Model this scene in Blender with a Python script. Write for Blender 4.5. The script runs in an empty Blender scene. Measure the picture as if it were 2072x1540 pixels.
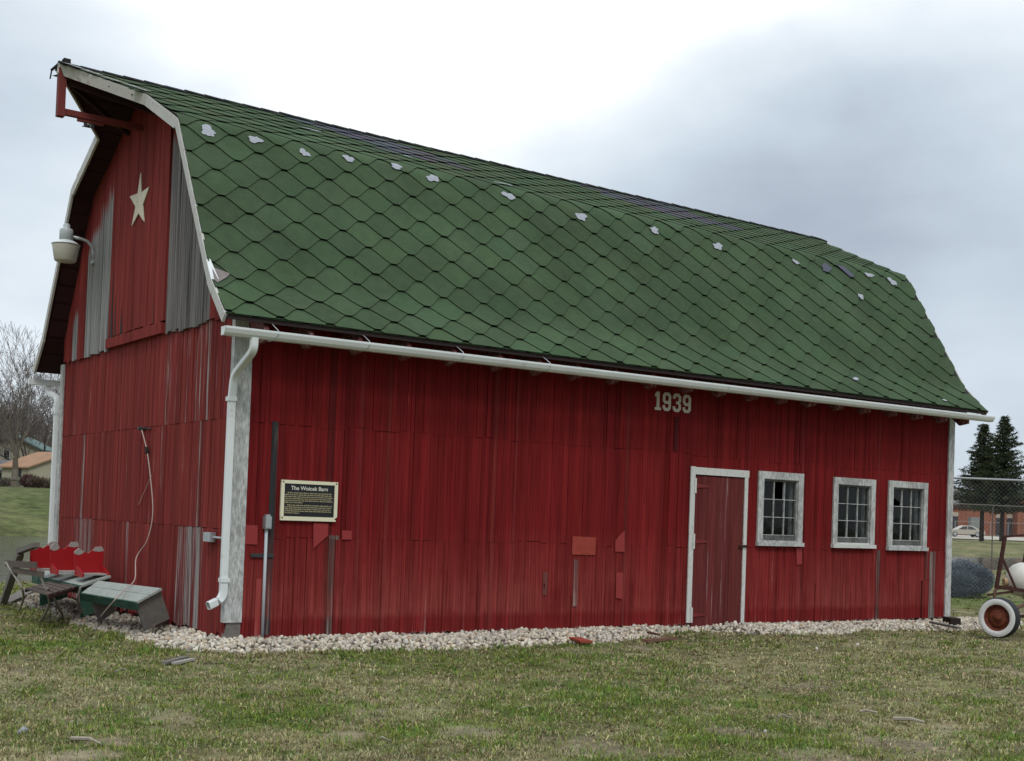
import bpy, math, random
import numpy as np
from mathutils import Vector, Matrix

random.seed(7)
RNG = np.random.default_rng(11)
R = math.radians
SC = bpy.context.scene
COL = SC.collection

# ------------------------------------------------------------------ camera
CAM = np.array([-5.06717, -12.21062, 1.36487])
RT = np.array([0.81625, -0.57663, 0.03527])
UP = np.array([-0.0427, 0.00066, 0.99909])
FW = np.array([0.57612, 0.81701, 0.02408])
FPX, CYP = 2526.06, 984.094
cd = bpy.data.cameras.new('camera')
cam = bpy.data.objects.new('camera', cd)
COL.objects.link(cam)
cd.sensor_width = 36.0
cd.lens = FPX / 2072 * 36.0
cd.shift_y = (CYP - 770) / 2072
cd.clip_start = 0.1
cd.clip_end = 6000
m4 = Matrix.Identity(4)
for i in range(3):
    m4[i][0], m4[i][1], m4[i][2], m4[i][3] = RT[i], UP[i], -FW[i], CAM[i]
cam.matrix_world = m4
SC.camera = cam

# ------------------------------------------------------------------ world: overcast sky, sun behind thin cloud
SUN_EL, SUN_AZ = R(50), R(205)      # azimuth clockwise from +Y
W = bpy.data.worlds.new('World')
SC.world = W
W.use_nodes = True
nt = W.node_tree
nt.nodes.clear()


def nd(tree, typ, **kw):
    n = tree.nodes.new(typ)
    ins = kw.pop('ins', None)
    for k, v in kw.items():
        setattr(n, k, v)
    if ins:
        for k, v in ins.items():
            if isinstance(v, bpy.types.NodeSocket):
                tree.links.new(v, n.inputs[k])
            else:
                n.inputs[k].default_value = v
    return n


def mth(tree, op, a, b=None, c=None, clamp=False):
    n = tree.nodes.new('ShaderNodeMath')
    n.operation = op
    n.use_clamp = clamp
    for i, v in enumerate((a, b, c)):
        if v is None:
            continue
        if isinstance(v, bpy.types.NodeSocket):
            tree.links.new(v, n.inputs[i])
        else:
            n.inputs[i].default_value = v
    return n.outputs[0]


def vmth(tree, op, a, b=None, scale=None):
    n = tree.nodes.new('ShaderNodeVectorMath')
    n.operation = op
    for i, v in enumerate((a, b)):
        if v is None:
            continue
        if isinstance(v, bpy.types.NodeSocket):
            tree.links.new(v, n.inputs[i])
        else:
            n.inputs[i].default_value = v
    if scale is not None:
        n.inputs['Scale'].default_value = scale
    return n


def mixc(tree, fac, a, b, blend='MIX'):
    n = tree.nodes.new('ShaderNodeMix')
    n.data_type = 'RGBA'
    n.blend_type = blend
    for k, v in ((0, fac), (6, a), (7, b)):
        if isinstance(v, bpy.types.NodeSocket):
            tree.links.new(v, n.inputs[k])
        else:
            n.inputs[k].default_value = v if k == 0 else ((*v, 1.0) if len(v) == 3 else v)
    return n.outputs[2]


def ramp(tree, fac, stops, interp='LINEAR'):
    n = tree.nodes.new('ShaderNodeValToRGB')
    n.color_ramp.interpolation = interp
    e = n.color_ramp.elements
    while len(e) < len(stops):
        e.new(0.5)
    for i, (p, c) in enumerate(stops):
        e[i].position = p
        if not isinstance(c, (tuple, list)):
            c = (c, c, c)
        e[i].color = (*c, 1.0) if len(c) == 3 else c
    tree.links.new(fac, n.inputs[0])
    return n.outputs[0]


sky = nd(nt, 'ShaderNodeTexSky', sky_type='NISHITA', sun_disc=False)
sky.sun_elevation = SUN_EL
sky.sun_rotation = SUN_AZ
tc = nd(nt, 'ShaderNodeTexCoord')
dirv = tc.outputs['Generated']
nz = nd(nt, 'ShaderNodeTexNoise', ins={'Vector': dirv, 'Scale': 3.2, 'Detail': 6.0, 'Roughness': 0.55})
off = vmth(nt, 'SUBTRACT', nz.outputs['Color'], (0.5, 0.5, 0.5)).outputs[0]
off = vmth(nt, 'SCALE', off, scale=0.13).outputs[0]
wd = vmth(nt, 'NORMALIZE', vmth(nt, 'ADD', dirv, off).outputs[0]).outputs[0]
# broad bright and grey cloud masses of this sky (direction, sharpness, strength)
LOBES = [((0.42, 0.831, 0.365), 16, 0.26), ((0.291, 0.889, 0.353), 60, 0.08), ((0.555, 0.737, 0.386), 70, 0.12), ((0.73, 0.649, 0.214), 55, -0.33), ((0.64, 0.726, 0.251), 90, -0.20), ((0.797, 0.558, 0.232), 90, -0.16), ((0.222, 0.95, 0.219), 35, -0.30), ((0.805, 0.566, 0.179), 300, 0.20), ((0.823, 0.549, 0.146), 320, -0.12), ((0.23, 0.965, 0.128), 200, 0.18), ((0.746, 0.551, 0.375), 40, 0.22), ((0.823, 0.559, 0.103), 400, 0.14)]
L = None
for d, k, a in LOBES:
    d = np.array(d) / np.linalg.norm(d)
    dt = vmth(nt, 'DOT_PRODUCT', wd, tuple(d)).outputs['Value']
    e = mth(nt, 'MULTIPLY', mth(nt, 'EXPONENT', mth(nt, 'MULTIPLY', mth(nt, 'SUBTRACT', dt, 1.0), float(k))), a)
    L = e if L is None else mth(nt, 'ADD', L, e)
nz2 = nd(nt, 'ShaderNodeTexNoise', ins={'Vector': vmth(nt, 'MULTIPLY', dirv, (1, 1, 2.6)).outputs[0], 'Scale': 3.4, 'Detail': 6.0, 'Roughness': 0.48})
L = mth(nt, 'ADD', L, mth(nt, 'MULTIPLY', mth(nt, 'SUBTRACT', nz2.outputs[0], 0.5), 0.50))
L = mth(nt, 'ADD', L, 0.79)
cloud = ramp(nt, L, [(0.30, (3.0, 3.4, 4.1)), (0.52, (4.4, 5.0, 5.9)), (0.70, (6.5, 7.4, 8.3)), (0.86, (9.0, 9.7, 10.3)), (0.97, (11.6, 11.9, 12.0))])
skyc = mixc(nt, 0.93, sky.outputs[0], cloud)
# an overcast sky is brighter overhead and dimmer low down behind the camera
sepd = nd(nt, 'ShaderNodeSeparateXYZ', ins={0: dirv})
zen = mth(nt, 'MULTIPLY', mth(nt, 'SUBTRACT', sepd.outputs[2], 0.42), 1.7, clamp=True)
behind = mth(nt, 'MULTIPLY', mth(nt, 'SUBTRACT', 0.0, vmth(nt, 'DOT_PRODUCT', dirv, (0.576, 0.817, 0.0)).outputs['Value']), 1.6, clamp=True)
low = mth(nt, 'SUBTRACT', 1.0, mth(nt, 'MULTIPLY', sepd.outputs[2], 1.6), clamp=True)
dim = mth(nt, 'SUBTRACT', 1.0, mth(nt, 'MULTIPLY', mth(nt, 'MULTIPLY', behind, low), 0.45))
kk = mth(nt, 'MULTIPLY', mth(nt, 'ADD', 1.0, mth(nt, 'MULTIPLY', zen, 0.75)), dim)
skyc = mixc(nt, 1.0, skyc, kk, 'MULTIPLY')
bg = nd(nt, 'ShaderNodeBackground', ins={'Color': skyc, 'Strength': 0.1})
out = nd(nt, 'ShaderNodeOutputWorld')
nt.links.new(bg.outputs[0], out.inputs[0])

sd = bpy.data.lights.new('sun', 'SUN')
sd.energy = 1.2
sd.angle = R(14)
sd.color = (1.0, 0.97, 0.92)
sun = bpy.data.objects.new('sun', sd)
COL.objects.link(sun)
to_sun = Vector((math.sin(SUN_AZ) * math.cos(SUN_EL), math.cos(SUN_AZ) * math.cos(SUN_EL), math.sin(SUN_EL)))
sun.rotation_euler = to_sun.to_track_quat('Z', 'Y').to_euler()
sun.location = (0, -20, 30)

SC.view_settings.view_transform = 'Standard'
SC.view_settings.look = 'None'
SC.view_settings.exposure = 0.0
SC.view_settings.gamma = 1.0
SC.view_settings.use_curve_mapping = False


# ------------------------------------------------------------------ helpers
def pix(x, y, ax, v):
    """point seen at photo pixel (x, y) on the plane where coordinate ax equals v"""
    d = FW + RT * (x - 1036) / FPX - UP * (y - CYP) / FPX
    return CAM + d * ((v - CAM[ax]) / d[ax])


def pixd(x, y, depth):
    return CAM + (FW + RT * (x - 1036) / FPX - UP * (y - CYP) / FPX) * depth


def lin(r, g, b):
    f = lambda c: (c / 255 / 12.92) if c / 255 < 0.04045 else ((c / 255 + 0.055) / 1.055) ** 2.4
    return (f(r), f(g), f(b))


class MB:
    """collects shapes; build() links them as ONE mesh object"""

    def __init__(s):
        s.v, s.f, s.c, s.m = [], [], [], []
        s.col = (1, 1, 1, 0)
        s.mi = 0

    def add(s, vs, fs, col=None):
        n = len(s.v)
        s.v += [tuple(float(c) for c in v) for v in vs]
        c = s.col if col is None else col
        if len(c) == 3:
            c = (*c, 0.0)
        s.c += [c] * len(vs)
        s.f += [tuple(i + n for i in f) for f in fs]
        s.m += [s.mi] * len(fs)

    def box(s, a, b, col=None):
        x0, y0, z0 = a
        x1, y1, z1 = b
        s.hexa([(x0, y0, z0), (x1, y0, z0), (x1, y1, z0), (x0, y1, z0), (x0, y0, z1), (x1, y0, z1), (x1, y1, z1), (x0, y1, z1)], col)

    def hexa(s, v, col=None):
        s.add(v, [(3, 2, 1, 0), (4, 5, 6, 7), (0, 1, 5, 4), (1, 2, 6, 5), (2, 3, 7, 6), (3, 0, 4, 7)], col)

    def bar(s, p0, p1, w, t, side=(0, 0, 1), col=None, taper=1.0):
        """plank from p0 to p1; w is its size along 'side', t across"""
        p0, p1 = Vector(p0), Vector(p1)
        d = (p1 - p0).normalized()
        sv = Vector(side)
        sv = (sv - d * sv.dot(d)).normalized()
        tv = d.cross(sv)
        q = []
        for p, k in ((p0, 1.0), (p1, taper)):
            for a, b in ((-1, -1), (1, -1), (1, 1), (-1, 1)):
                q.append(p + sv * a * w * k / 2 + tv * b * t * k / 2)
        s.hexa(q, col)

    def tube(s, pts, rad, n=8, col=None, cap=True):
        pts = [Vector(p) for p in pts]
        k = len(pts)
        if not isinstance(rad, (list, tuple)):
            rad = [rad] * k
        vs, fs = [], []
        ref = None
        for i, p in enumerate(pts):
            d = (pts[min(i + 1, k - 1)] - pts[max(i - 1, 0)]).normalized()
            if ref is None:
                ref = Vector((0, 0, 1)) if abs(d.z) < 0.9 else Vector((1, 0, 0))
            a = (ref - d * ref.dot(d)).normalized()
            ref = a
            b = d.cross(a)
            for j in range(n):
                t = 2 * math.pi * j / n
                vs.append(p + (a * math.cos(t) + b * math.sin(t)) * rad[i])
        for i in range(k - 1):
            for j in range(n):
                j2 = (j + 1) % n
                fs.append((i * n + j, i * n + j2, (i + 1) * n + j2, (i + 1) * n + j))
        if cap:
            fs.append(tuple(range(n - 1, -1, -1)))
            fs.append(tuple((k - 1) * n + j for j in range(n)))
        s.add(vs, fs, col)

    def lathe(s, prof, base, axis=(0, 0, 1), n=24, col=None):
        """prof: list of (radius, distance along axis)"""
        ax = Vector(axis).normalized()
        a = Vector((1, 0, 0)) if abs(ax.x) < 0.8 else Vector((0, 1, 0))
        a = (a - ax * a.dot(ax)).normalized()
        b = ax.cross(a)
        base = Vector(base)
        vs, fs = [], []
        for r, h in prof:
            for j in range(n):
                t = 2 * math.pi * j / n
                vs.append(base + ax * h + (a * math.cos(t) + b * math.sin(t)) * max(r, 1e-4))
        for i in range(len(prof) - 1):
            for j in range(n):
                j2 = (j + 1) % n
                fs.append((i * n + j, i * n + j2, (i + 1) * n + j2, (i + 1) * n + j))
        s.add(vs, fs, col)

    def prism(s, poly, ax, v0, v1, col=None):
        """polygon (two other coordinates in order) extruded along axis ax from v0 to v1"""
        n = len(poly)
        vs = []
        for v in (v0, v1):
            for p in poly:
                q = list(p)
                q.insert(ax, v)
                vs.append(q)
        fs = [tuple(range(n - 1, -1, -1)), tuple(range(n, 2 * n))]
        for i in range(n):
            j = (i + 1) % n
            fs.append((i, j, n + j, n + i))
        s.add(vs, fs, col)

    def build(s, name, mats, parent=None, smooth=False):
        if not isinstance(mats, (list, tuple)):
            mats = [mats]
        o = wl(parent)
        v = np.array(s.v, np.float32).reshape(-1, 3) - np.array(o, np.float32)
        me = bpy.data.meshes.new(name)
        me.from_pydata(v.tolist(), [], s.f)
        at = me.color_attributes.new('col', 'FLOAT_COLOR', 'POINT')
        at.data.foreach_set('color', np.array(s.c, np.float32).ravel())
        for mm in mats:
            me.materials.append(mm)
        me.polygons.foreach_set('material_index', s.m)
        if smooth:
            me.polygons.foreach_set('use_smooth', [True] * len(s.f))
        me.validate()
        fix_normals(me)
        return link(name, me, parent)


def fix_normals(me):
    import bmesh
    bm = bmesh.new()
    bm.from_mesh(me)
    bmesh.ops.recalc_face_normals(bm, faces=bm.faces)
    bm.to_mesh(me)
    bm.free()


def wl(o):
    p = Vector((0, 0, 0))
    while o is not None:
        p = p + o.location
        o = o.parent
    return p


def link(name, me, parent=None):
    ob = bpy.data.objects.new(name, me)
    COL.objects.link(ob)
    if parent is not None:
        ob.parent = parent
    return ob


def npmesh(name, verts, faces, k, col=None, mat=None, parent=None, smooth=False):
    """big mesh from numpy: verts (N,3), faces (M,k)"""
    me = bpy.data.meshes.new(name)
    verts = np.asarray(verts, np.float32) - np.array(wl(parent), np.float32)
    faces = np.asarray(faces, np.int32)
    me.vertices.add(len(verts))
    me.vertices.foreach_set('co', verts.ravel())
    me.loops.add(faces.size)
    me.loops.foreach_set('vertex_index', faces.ravel())
    me.polygons.add(len(faces))
    me.polygons.foreach_set('loop_start', np.arange(0, faces.size, k, dtype=np.int32))
    me.polygons.foreach_set('loop_total', np.full(len(faces), k, np.int32))
    if smooth:
        me.polygons.foreach_set('use_smooth', np.ones(len(faces), bool))
    me.update(calc_edges=True)
    if col is not None:
        at = me.color_attributes.new('col', 'FLOAT_COLOR', 'POINT')
        c = np.asarray(col, np.float32)
        if c.shape[1] == 3:
            c = np.concatenate([c, np.zeros((len(c), 1), np.float32)], 1)
        at.data.foreach_set('color', c.ravel())
    if mat:
        me.materials.append(mat)
    return link(name, me, parent)


def empty(name, loc, label, cat, group=None):
    o = bpy.data.objects.new(name, None)
    COL.objects.link(o)
    o.location = loc
    o.empty_display_size = 0.2
    return tag(o, label, cat, group)


def tag(o, label, cat, group=None):
    o['label'] = label
    o['category'] = cat
    if group:
        o['group'] = group
    return o


def kind(o, k):
    o['kind'] = k
    return o


def vnoise(x, y, seed=0, octs=3, gain=0.5):
    """numpy value noise, 0..1"""
    out = np.zeros_like(x, float)
    amp, tot = 1.0, 0.0
    for o in range(octs):
        r = np.random.default_rng(seed * 31 + o).random((256, 256))
        xs, ys = x * 2 ** o + 17.3 * o, y * 2 ** o + 5.1 * o
        xi, yi = np.floor(xs).astype(int), np.floor(ys).astype(int)
        fx, fy = xs - xi, ys - yi
        fx, fy = fx * fx * (3 - 2 * fx), fy * fy * (3 - 2 * fy)
        g = lambda a, b: r[(xi + a) % 256, (yi + b) % 256]
        v = (g(0, 0) * (1 - fx) + g(1, 0) * fx) * (1 - fy) + (g(0, 1) * (1 - fx) + g(1, 1) * fx) * fy
        out += amp * v
        tot += amp
        amp *= gain
    return out / tot


def sstep(a, b, x):
    t = np.clip((x - a) / (b - a), 0, 1)
    return t * t * (3 - 2 * t)


# ------------------------------------------------------------------ materials
def newmat(name, rough=0.8, metal=0.0, spec=0.3):
    m = bpy.data.materials.new(name)
    m.use_nodes = True
    t = m.node_tree
    b = t.nodes['Principled BSDF']
    b.inputs['Roughness'].default_value = rough
    b.inputs['Metallic'].default_value = metal
    b.inputs['Specular IOR Level'].default_value = spec
    return m, t, b


def objc(t, scale=(1, 1, 1)):
    c = nd(t, 'ShaderNodeTexCoord')
    return nd(t, 'ShaderNodeMapping', ins={'Vector': c.outputs['Object'], 'Scale': scale}).outputs[0]


def noise(t, vec, scale, detail=4.0, rough=0.55):
    return nd(t, 'ShaderNodeTexNoise', ins={'Vector': vec, 'Scale': scale, 'Detail': detail, 'Roughness': rough}).outputs[0]


def bump(t, b, h, strength=0.4, dist=0.01):
    n = nd(t, 'ShaderNodeBump', ins={'Height': h, 'Strength': strength, 'Distance': dist})
    t.links.new(n.outputs[0], b.inputs['Normal'])


def mat_boards(name, grey=(0.20, 0.18, 0.165), base=False, streak=(38, 38, 1.3)):
    """painted boards: colour and wear come with each board (attribute), grain and flaking are noise"""
    m, t, b = newmat(name, 0.85, 0, 0.06)
    at = nd(t, 'ShaderNodeAttribute', attribute_name='col')
    v = objc(t, streak)
    g = noise(t, v, 1.0, 5.0, 0.6)
    v2 = objc(t, (streak[0] * 0.25, streak[1] * 0.25, streak[2] * 0.45))
    g2 = noise(t, v2, 1.0, 4.0, 0.6)
    vv = mth(t, 'ADD', mth(t, 'MULTIPLY', g, 0.75), mth(t, 'MULTIPLY', g2, 0.55))
    shade = mth(t, 'MAXIMUM', 0.25, mth(t, 'ADD', -0.05, mth(t, 'MULTIPLY', vv, 1.62)))
    col = mixc(t, 1.0, at.outputs['Color'], shade, 'MULTIPLY')
    st = noise(t, objc(t, (streak[0] * 0.16, streak[1] * 0.16, 0.35)), 1.0, 3.0, 0.55)
    stain = mth(t, 'MULTIPLY', mth(t, 'SUBTRACT', st, 0.53), 4.0, clamp=True)
    col = mixc(t, mth(t, 'MULTIPLY', stain, 0.32), col, (0.055, 0.011, 0.012))
    # flaked wood
    wear = at.outputs['Alpha']
    if base:
        sz = nd(t, 'ShaderNodeSeparateXYZ', ins={0: objc(t)}).outputs[2]
        lo = mth(t, 'MULTIPLY', mth(t, 'SUBTRACT', 0.45, sz), 0.16, clamp=True)
        lo2 = mth(t, 'MULTIPLY', mth(t, 'SUBTRACT', 0.035, sz), 9.0, clamp=True)
        wear = mth(t, 'ADD', wear, mth(t, 'ADD', lo, lo2))
        patch = noise(t, objc(t, (0.9, 0.9, 1.3)), 1.0, 4.0, 0.6)
        fade = mth(t, 'MULTIPLY', mth(t, 'SUBTRACT', 1.25, sz), 0.75, clamp=True)
        fade = mth(t, 'MULTIPLY', fade, mth(t, 'MULTIPLY', mth(t, 'SUBTRACT', mth(t, 'ADD', patch, mth(t, 'MULTIPLY', g, 0.8)), 0.58), 2.0, clamp=True))
        splash = mth(t, 'MULTIPLY', mth(t, 'SUBTRACT', mth(t, 'ADD', 0.16, mth(t, 'MULTIPLY', g2, 0.16)), sz), 14.0, clamp=True)
        fade = mth(t, 'MULTIPLY', fade, mth(t, 'SUBTRACT', 1.0, mth(t, 'MULTIPLY', splash, 0.8)))
        col = mixc(t, mth(t, 'MULTIPLY', fade, 1.0, clamp=True), col, mixc(t, 1.0, (0.26, 0.056, 0.047), shade, 'MULTIPLY'))
    f = mth(t, 'ADD', mth(t, 'MULTIPLY', mth(t, 'SUBTRACT', mth(t, 'ADD', mth(t, 'MULTIPLY', g, 0.65), mth(t, 'MULTIPLY', g2, 0.35)), 0.5), 3.0), mth(t, 'SUBTRACT', mth(t, 'MULTIPLY', wear, 2.0), 0.9))
    f = mth(t, 'MULTIPLY', mth(t, 'ADD', f, 0.15), 1.8, clamp=True)
    gw = mixc(t, 1.0, grey, mth(t, 'MAXIMUM', 0.12, mth(t, 'ADD', -0.75, mth(t, 'MULTIPLY', g, 3.4))), 'MULTIPLY')
    col = mixc(t, f, col, gw)
    t.links.new(col, b.inputs['Base Color'])
    bump(t, b, g, 0.5, 0.006)
    return m


def mat_flake(name, paint=(0.62, 0.63, 0.61), wood=(0.27, 0.26, 0.245), amount=0.5, streak=(60, 60, 11)):
    m, t, b = newmat(name, 0.7, 0, 0.3)
    g = noise(t, objc(t, streak), 1.0, 7.0, 0.65)
    g2 = noise(t, objc(t, (4, 4, 2.2)), 1.0, 5.0, 0.6)
    gb = noise(t, objc(t, (18, 18, 10)), 1.0, 5.0, 0.65)
    gg = mth(t, 'ADD', mth(t, 'MULTIPLY', g, 0.5), mth(t, 'ADD', mth(t, 'MULTIPLY', gb, 0.3), mth(t, 'MULTIPLY', g2, 0.35)))
    f = mth(t, 'MULTIPLY', mth(t, 'SUBTRACT', gg, 0.70 - 0.25 * amount), 7.0, clamp=True)
    f = mth(t, 'MULTIPLY', f, 0.85)
    p = mixc(t, 1.0, paint, mth(t, 'ADD', 0.78, mth(t, 'MULTIPLY', g2, 0.4)), 'MULTIPLY')
    w = mixc(t, 1.0, wood, mth(t, 'ADD', 0.4, mth(t, 'MULTIPLY', g, 1.2)), 'MULTIPLY')
    t.links.new(mixc(t, f, p, w), b.inputs['Base Color'])
    bump(t, b, mth(t, 'SUBTRACT', 1.0, f), 0.35, 0.004)
    return m


def mat_plain(name, c, rough=0.6, metal=0.0, var=0.25, scale=6.0, spec=0.4, c2=None, amt=0.5, attr=False, bmp=0.0):
    """plain material with soft mottling; c2 = colour of stains/rust patches"""
    m, t, b = newmat(name, rough, metal, spec)
    n = noise(t, objc(t), scale, 5.0, 0.6)
    src = nd(t, 'ShaderNodeAttribute', attribute_name='col').outputs['Color'] if attr else c
    col = mixc(t, 1.0, src, mth(t, 'ADD', 1 - var, mth(t, 'MULTIPLY', n, 2 * var)), 'MULTIPLY')
    if c2:
        n2 = noise(t, objc(t), scale * 2.3, 6.0, 0.65)
        f = mth(t, 'MULTIPLY', mth(t, 'SUBTRACT', n2, 0.75 - 0.5 * amt), 6.0, clamp=True)
        col = mixc(t, f, col, c2)
    t.links.new(col, b.inputs['Base Color'])
    if bmp:
        bump(t, b, noise(t, objc(t), scale * 4, 4.0), bmp, 0.01)
    return m


RED = (0.166, 0.0135, 0.0145)
REDG = (0.200, 0.034, 0.030)
M_WALL = mat_boards('red_painted_boards', base=True)
M_GABLE = mat_boards('weathered_gable_boards', grey=(0.26, 0.235, 0.225))
M_GREYB = mat_boards('bare_grey_boards', grey=(0.255, 0.245, 0.238), streak=(34, 34, 0.7))
M_GREYD = mat_boards('dark_weathered_boards', grey=(0.17, 0.155, 0.148), streak=(27, 27, 0.6))
M_TRIM = mat_flake('flaking_white_paint', (0.58, 0.59, 0.575), (0.22, 0.215, 0.205), amount=0.80)
M_TRIMW = mat_flake('white_trim_paint', (0.60, 0.60, 0.57), (0.28, 0.26, 0.24), amount=0.42)
M_RAKE = mat_flake('dirty_white_rake_paint', (0.52, 0.51, 0.48), (0.24, 0.20, 0.18), amount=0.40, streak=(14, 14, 14))
M_GUT = mat_plain('white_gutter_metal', (0.68, 0.71, 0.71), 0.35, 0, 0.10, 3, 0.5, (0.45, 0.45, 0.42), 0.28)
M_DARKW = mat_plain('dark_old_wood', (0.022, 0.014, 0.012), 0.9, 0, 0.4, 9)
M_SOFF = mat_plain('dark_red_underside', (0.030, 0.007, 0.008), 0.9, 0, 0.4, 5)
M_INSIDE = mat_plain('barn_inside', (0.02, 0.018, 0.016), 0.95, 0, 0.3, 4)
M_BEAM = mat_plain('red_beam_paint', (0.17, 0.030, 0.025), 0.75, 0, 0.25, 10, 0.3, (0.12, 0.05, 0.04), 0.45)
M_RAFT = mat_plain('rafter_end_wood', (0.13, 0.035, 0.032), 0.8, 0, 0.3, 14, 0.3, (0.34, 0.30, 0.28), 0.45)
M_GALV = mat_plain('galvanised_metal', (0.42, 0.44, 0.45), 0.45, 0.6, 0.15, 12)
M_GREYP = mat_plain('grey_plastic_pipe', (0.42, 0.45, 0.48), 0.5, 0, 0.08, 8)
M_STEELD = mat_plain('dark_steel', (0.06, 0.06, 0.065), 0.5, 0.5, 0.2, 12)
M_RUST = mat_plain('rusty_dark_iron', (0.055, 0.020, 0.018), 0.75, 0.2, 0.35, 18, 0.3, (0.11, 0.045, 0.03), 0.45)
M_RUSTO = mat_plain('orange_rust', (0.17, 0.045, 0.020), 0.8, 0.1, 0.45, 16, 0.3, (0.055, 0.016, 0.018), 0.55)
M_RUBBER = mat_plain('tyre_rubber', (0.018, 0.018, 0.022), 0.7, 0, 0.2, 15)
M_WWALL = mat_plain('whitewall_rubber', (0.66, 0.66, 0.64), 0.6, 0, 0.1, 12, 0.4, (0.2, 0.2, 0.21), 0.12)
M_TANK = mat_plain('cream_tank_plastic', (0.62, 0.60, 0.54), 0.45, 0, 0.12, 4, 0.4, (0.40, 0.35, 0.27), 0.2)
M_GREENW = mat_plain('worn_green_paint', (0.030, 0.085, 0.060), 0.75, 0, 0.3, 9, 0.3, (0.26, 0.28, 0.25), 0.34)
M_BENCHT = mat_plain('weathered_pale_board', (0.33, 0.355, 0.325), 0.85, 0, 0.25, 9, 0.2, (0.15, 0.17, 0.155), 0.35, bmp=0.3)
M_GREYW = mat_plain('grey_old_wood', (0.17, 0.155, 0.14), 0.9, 0, 0.35, 14, 0.2, (0.09, 0.08, 0.075), 0.4, bmp=0.3)
M_SLAT = mat_plain('brown_slat_wood', (0.11, 0.085, 0.072), 0.9, 0, 0.35, 16, 0.2, (0.2, 0.18, 0.16), 0.35)
M_LEGM = mat_plain('pale_bent_metal', (0.27, 0.25, 0.21), 0.6, 0.2, 0.3, 14, 0.4, (0.12, 0.07, 0.05), 0.3)
M_REDS = mat_plain('glossy_red_paint', (0.36, 0.008, 0.012), 0.5, 0, 0.15, 8, 0.4)
M_WORN = mat_plain('worn_grey_wood_tip', (0.34, 0.31, 0.29), 0.9, 0, 0.3, 18)
M_ROPE = mat_plain('rope_fibre', (0.46, 0.36, 0.31), 0.9, 0, 0.25, 60)
M_PATCH = mat_plain('red_patch_sheet', (0.270, 0.028, 0.028), 0.8, 0, 0.12, 7)
M_PATCH2 = mat_plain('faded_red_sheet_metal', (0.30, 0.050, 0.036), 0.8, 0.0, 0.3, 14, 0.2, (0.22, 0.030, 0.026), 0.45)
M_CREAM = mat_plain('cream_number_paint', (0.56, 0.51, 0.46), 0.8, 0, 0.2, 25, 0.3, (0.30, 0.16, 0.14), 0.28)
M_STAR = mat_plain('cream_star_paint', (0.62, 0.56, 0.45), 0.8, 0, 0.15, 10, 0.3, (0.36, 0.24, 0.16), 0.30)
M_PLQF = mat_plain('cream_plaque_frame', (0.72, 0.68, 0.50), 0.5, 0, 0.05, 9)
M_PLQ = mat_plain('black_plaque_face', (0.012, 0.012, 0.016), 0.35, 0, 0.1, 9)
M_PLQT = mat_plain('pale_plaque_lettering', (0.68, 0.66, 0.58), 0.5, 0, 0.05, 9)
M_PLQB = mat_plain('gold_plaque_lettering', (0.44, 0.38, 0.22), 0.5, 0, 0.3, 40)
M_LENS = mat_plain('frosted_lamp_lens', (0.52, 0.50, 0.43), 0.4, 0, 0.1, 10)
M_RPATCH = mat_plain('pale_roof_patch', (0.33, 0.34, 0.38), 0.7, 0, 0.2, 25, 0.3)
M_GRANBARE = mat_plain('bare_roof_board', (0.20, 0.165, 0.16), 0.85, 0, 0.3, 20)


def mat_shingle():
    m, t, b = newmat('green_asphalt_shingles', 0.95, 0, 0.05)
    at = nd(t, 'ShaderNodeAttribute', attribute_name='col').outputs['Color']
    v = objc(t)
    fine = noise(t, v, 160, 2.0, 0.7)
    med = noise(t, v, 9, 5.0, 0.6)
    big = noise(t, v, 1.1, 3.0, 0.5)
    k = mth(t, 'ADD', mth(t, 'ADD', mth(t, 'MULTIPLY', fine, 0.9), mth(t, 'MULTIPLY', med, 0.45)), mth(t, 'MULTIPLY', big, 0.75))
    col = mixc(t, 1.0, at, mth(t, 'ADD', -0.05, k), 'MULTIPLY')
    moss = mth(t, 'MULTIPLY', mth(t, 'SUBTRACT', med, 0.55), 2.2, clamp=True)
    col = mixc(t, mth(t, 'MULTIPLY', moss, 0.35), col, (0.085, 0.085, 0.045))
    t.links.new(col, b.inputs['Base Color'])
    bump(t, b, fine, 0.5, 0.004)
    return m


M_SHING = mat_shingle()


def mat_glass():
    m, t, b = newmat('old_window_glass', 0.05, 0, 0.5)
    t.nodes.remove(b)
    tr = nd(t, 'ShaderNodeBsdfTransparent', ins={'Color': (0.55, 0.58, 0.58, 1)})
    n = noise(t, objc(t), 2.5, 2.0)
    bp = nd(t, 'ShaderNodeBump', ins={'Height': n, 'Strength': 0.12, 'Distance': 0.02})
    gl = nd(t, 'ShaderNodeBsdfGlossy', ins={'Color': (0.8, 0.85, 0.85, 1), 'Roughness': 0.06, 'Normal': bp.outputs[0]})
    df = nd(t, 'ShaderNodeBsdfDiffuse', ins={'Color': (0.06, 0.06, 0.065, 1)})
    lw = nd(t, 'ShaderNodeLayerWeight', ins={'Blend': 0.5})
    fr = mth(t, 'ADD', 0.022, mth(t, 'MULTIPLY', mth(t, 'POWER', lw.outputs['Facing'], 5.0), 0.9))
    a = nd(t, 'ShaderNodeMixShader', ins={0: fr, 1: tr.outputs[0], 2: gl.outputs[0]})
    dirt = mth(t, 'MULTIPLY', noise(t, objc(t), 5.0, 5.0), 0.09)
    c = nd(t, 'ShaderNodeMixShader', ins={0: dirt, 1: a.outputs[0], 2: df.outputs[0]})
    t.links.new(c.outputs[0], t.nodes['Material Output'].inputs[0])
    return m


M_GLASS = mat_glass()


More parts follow.
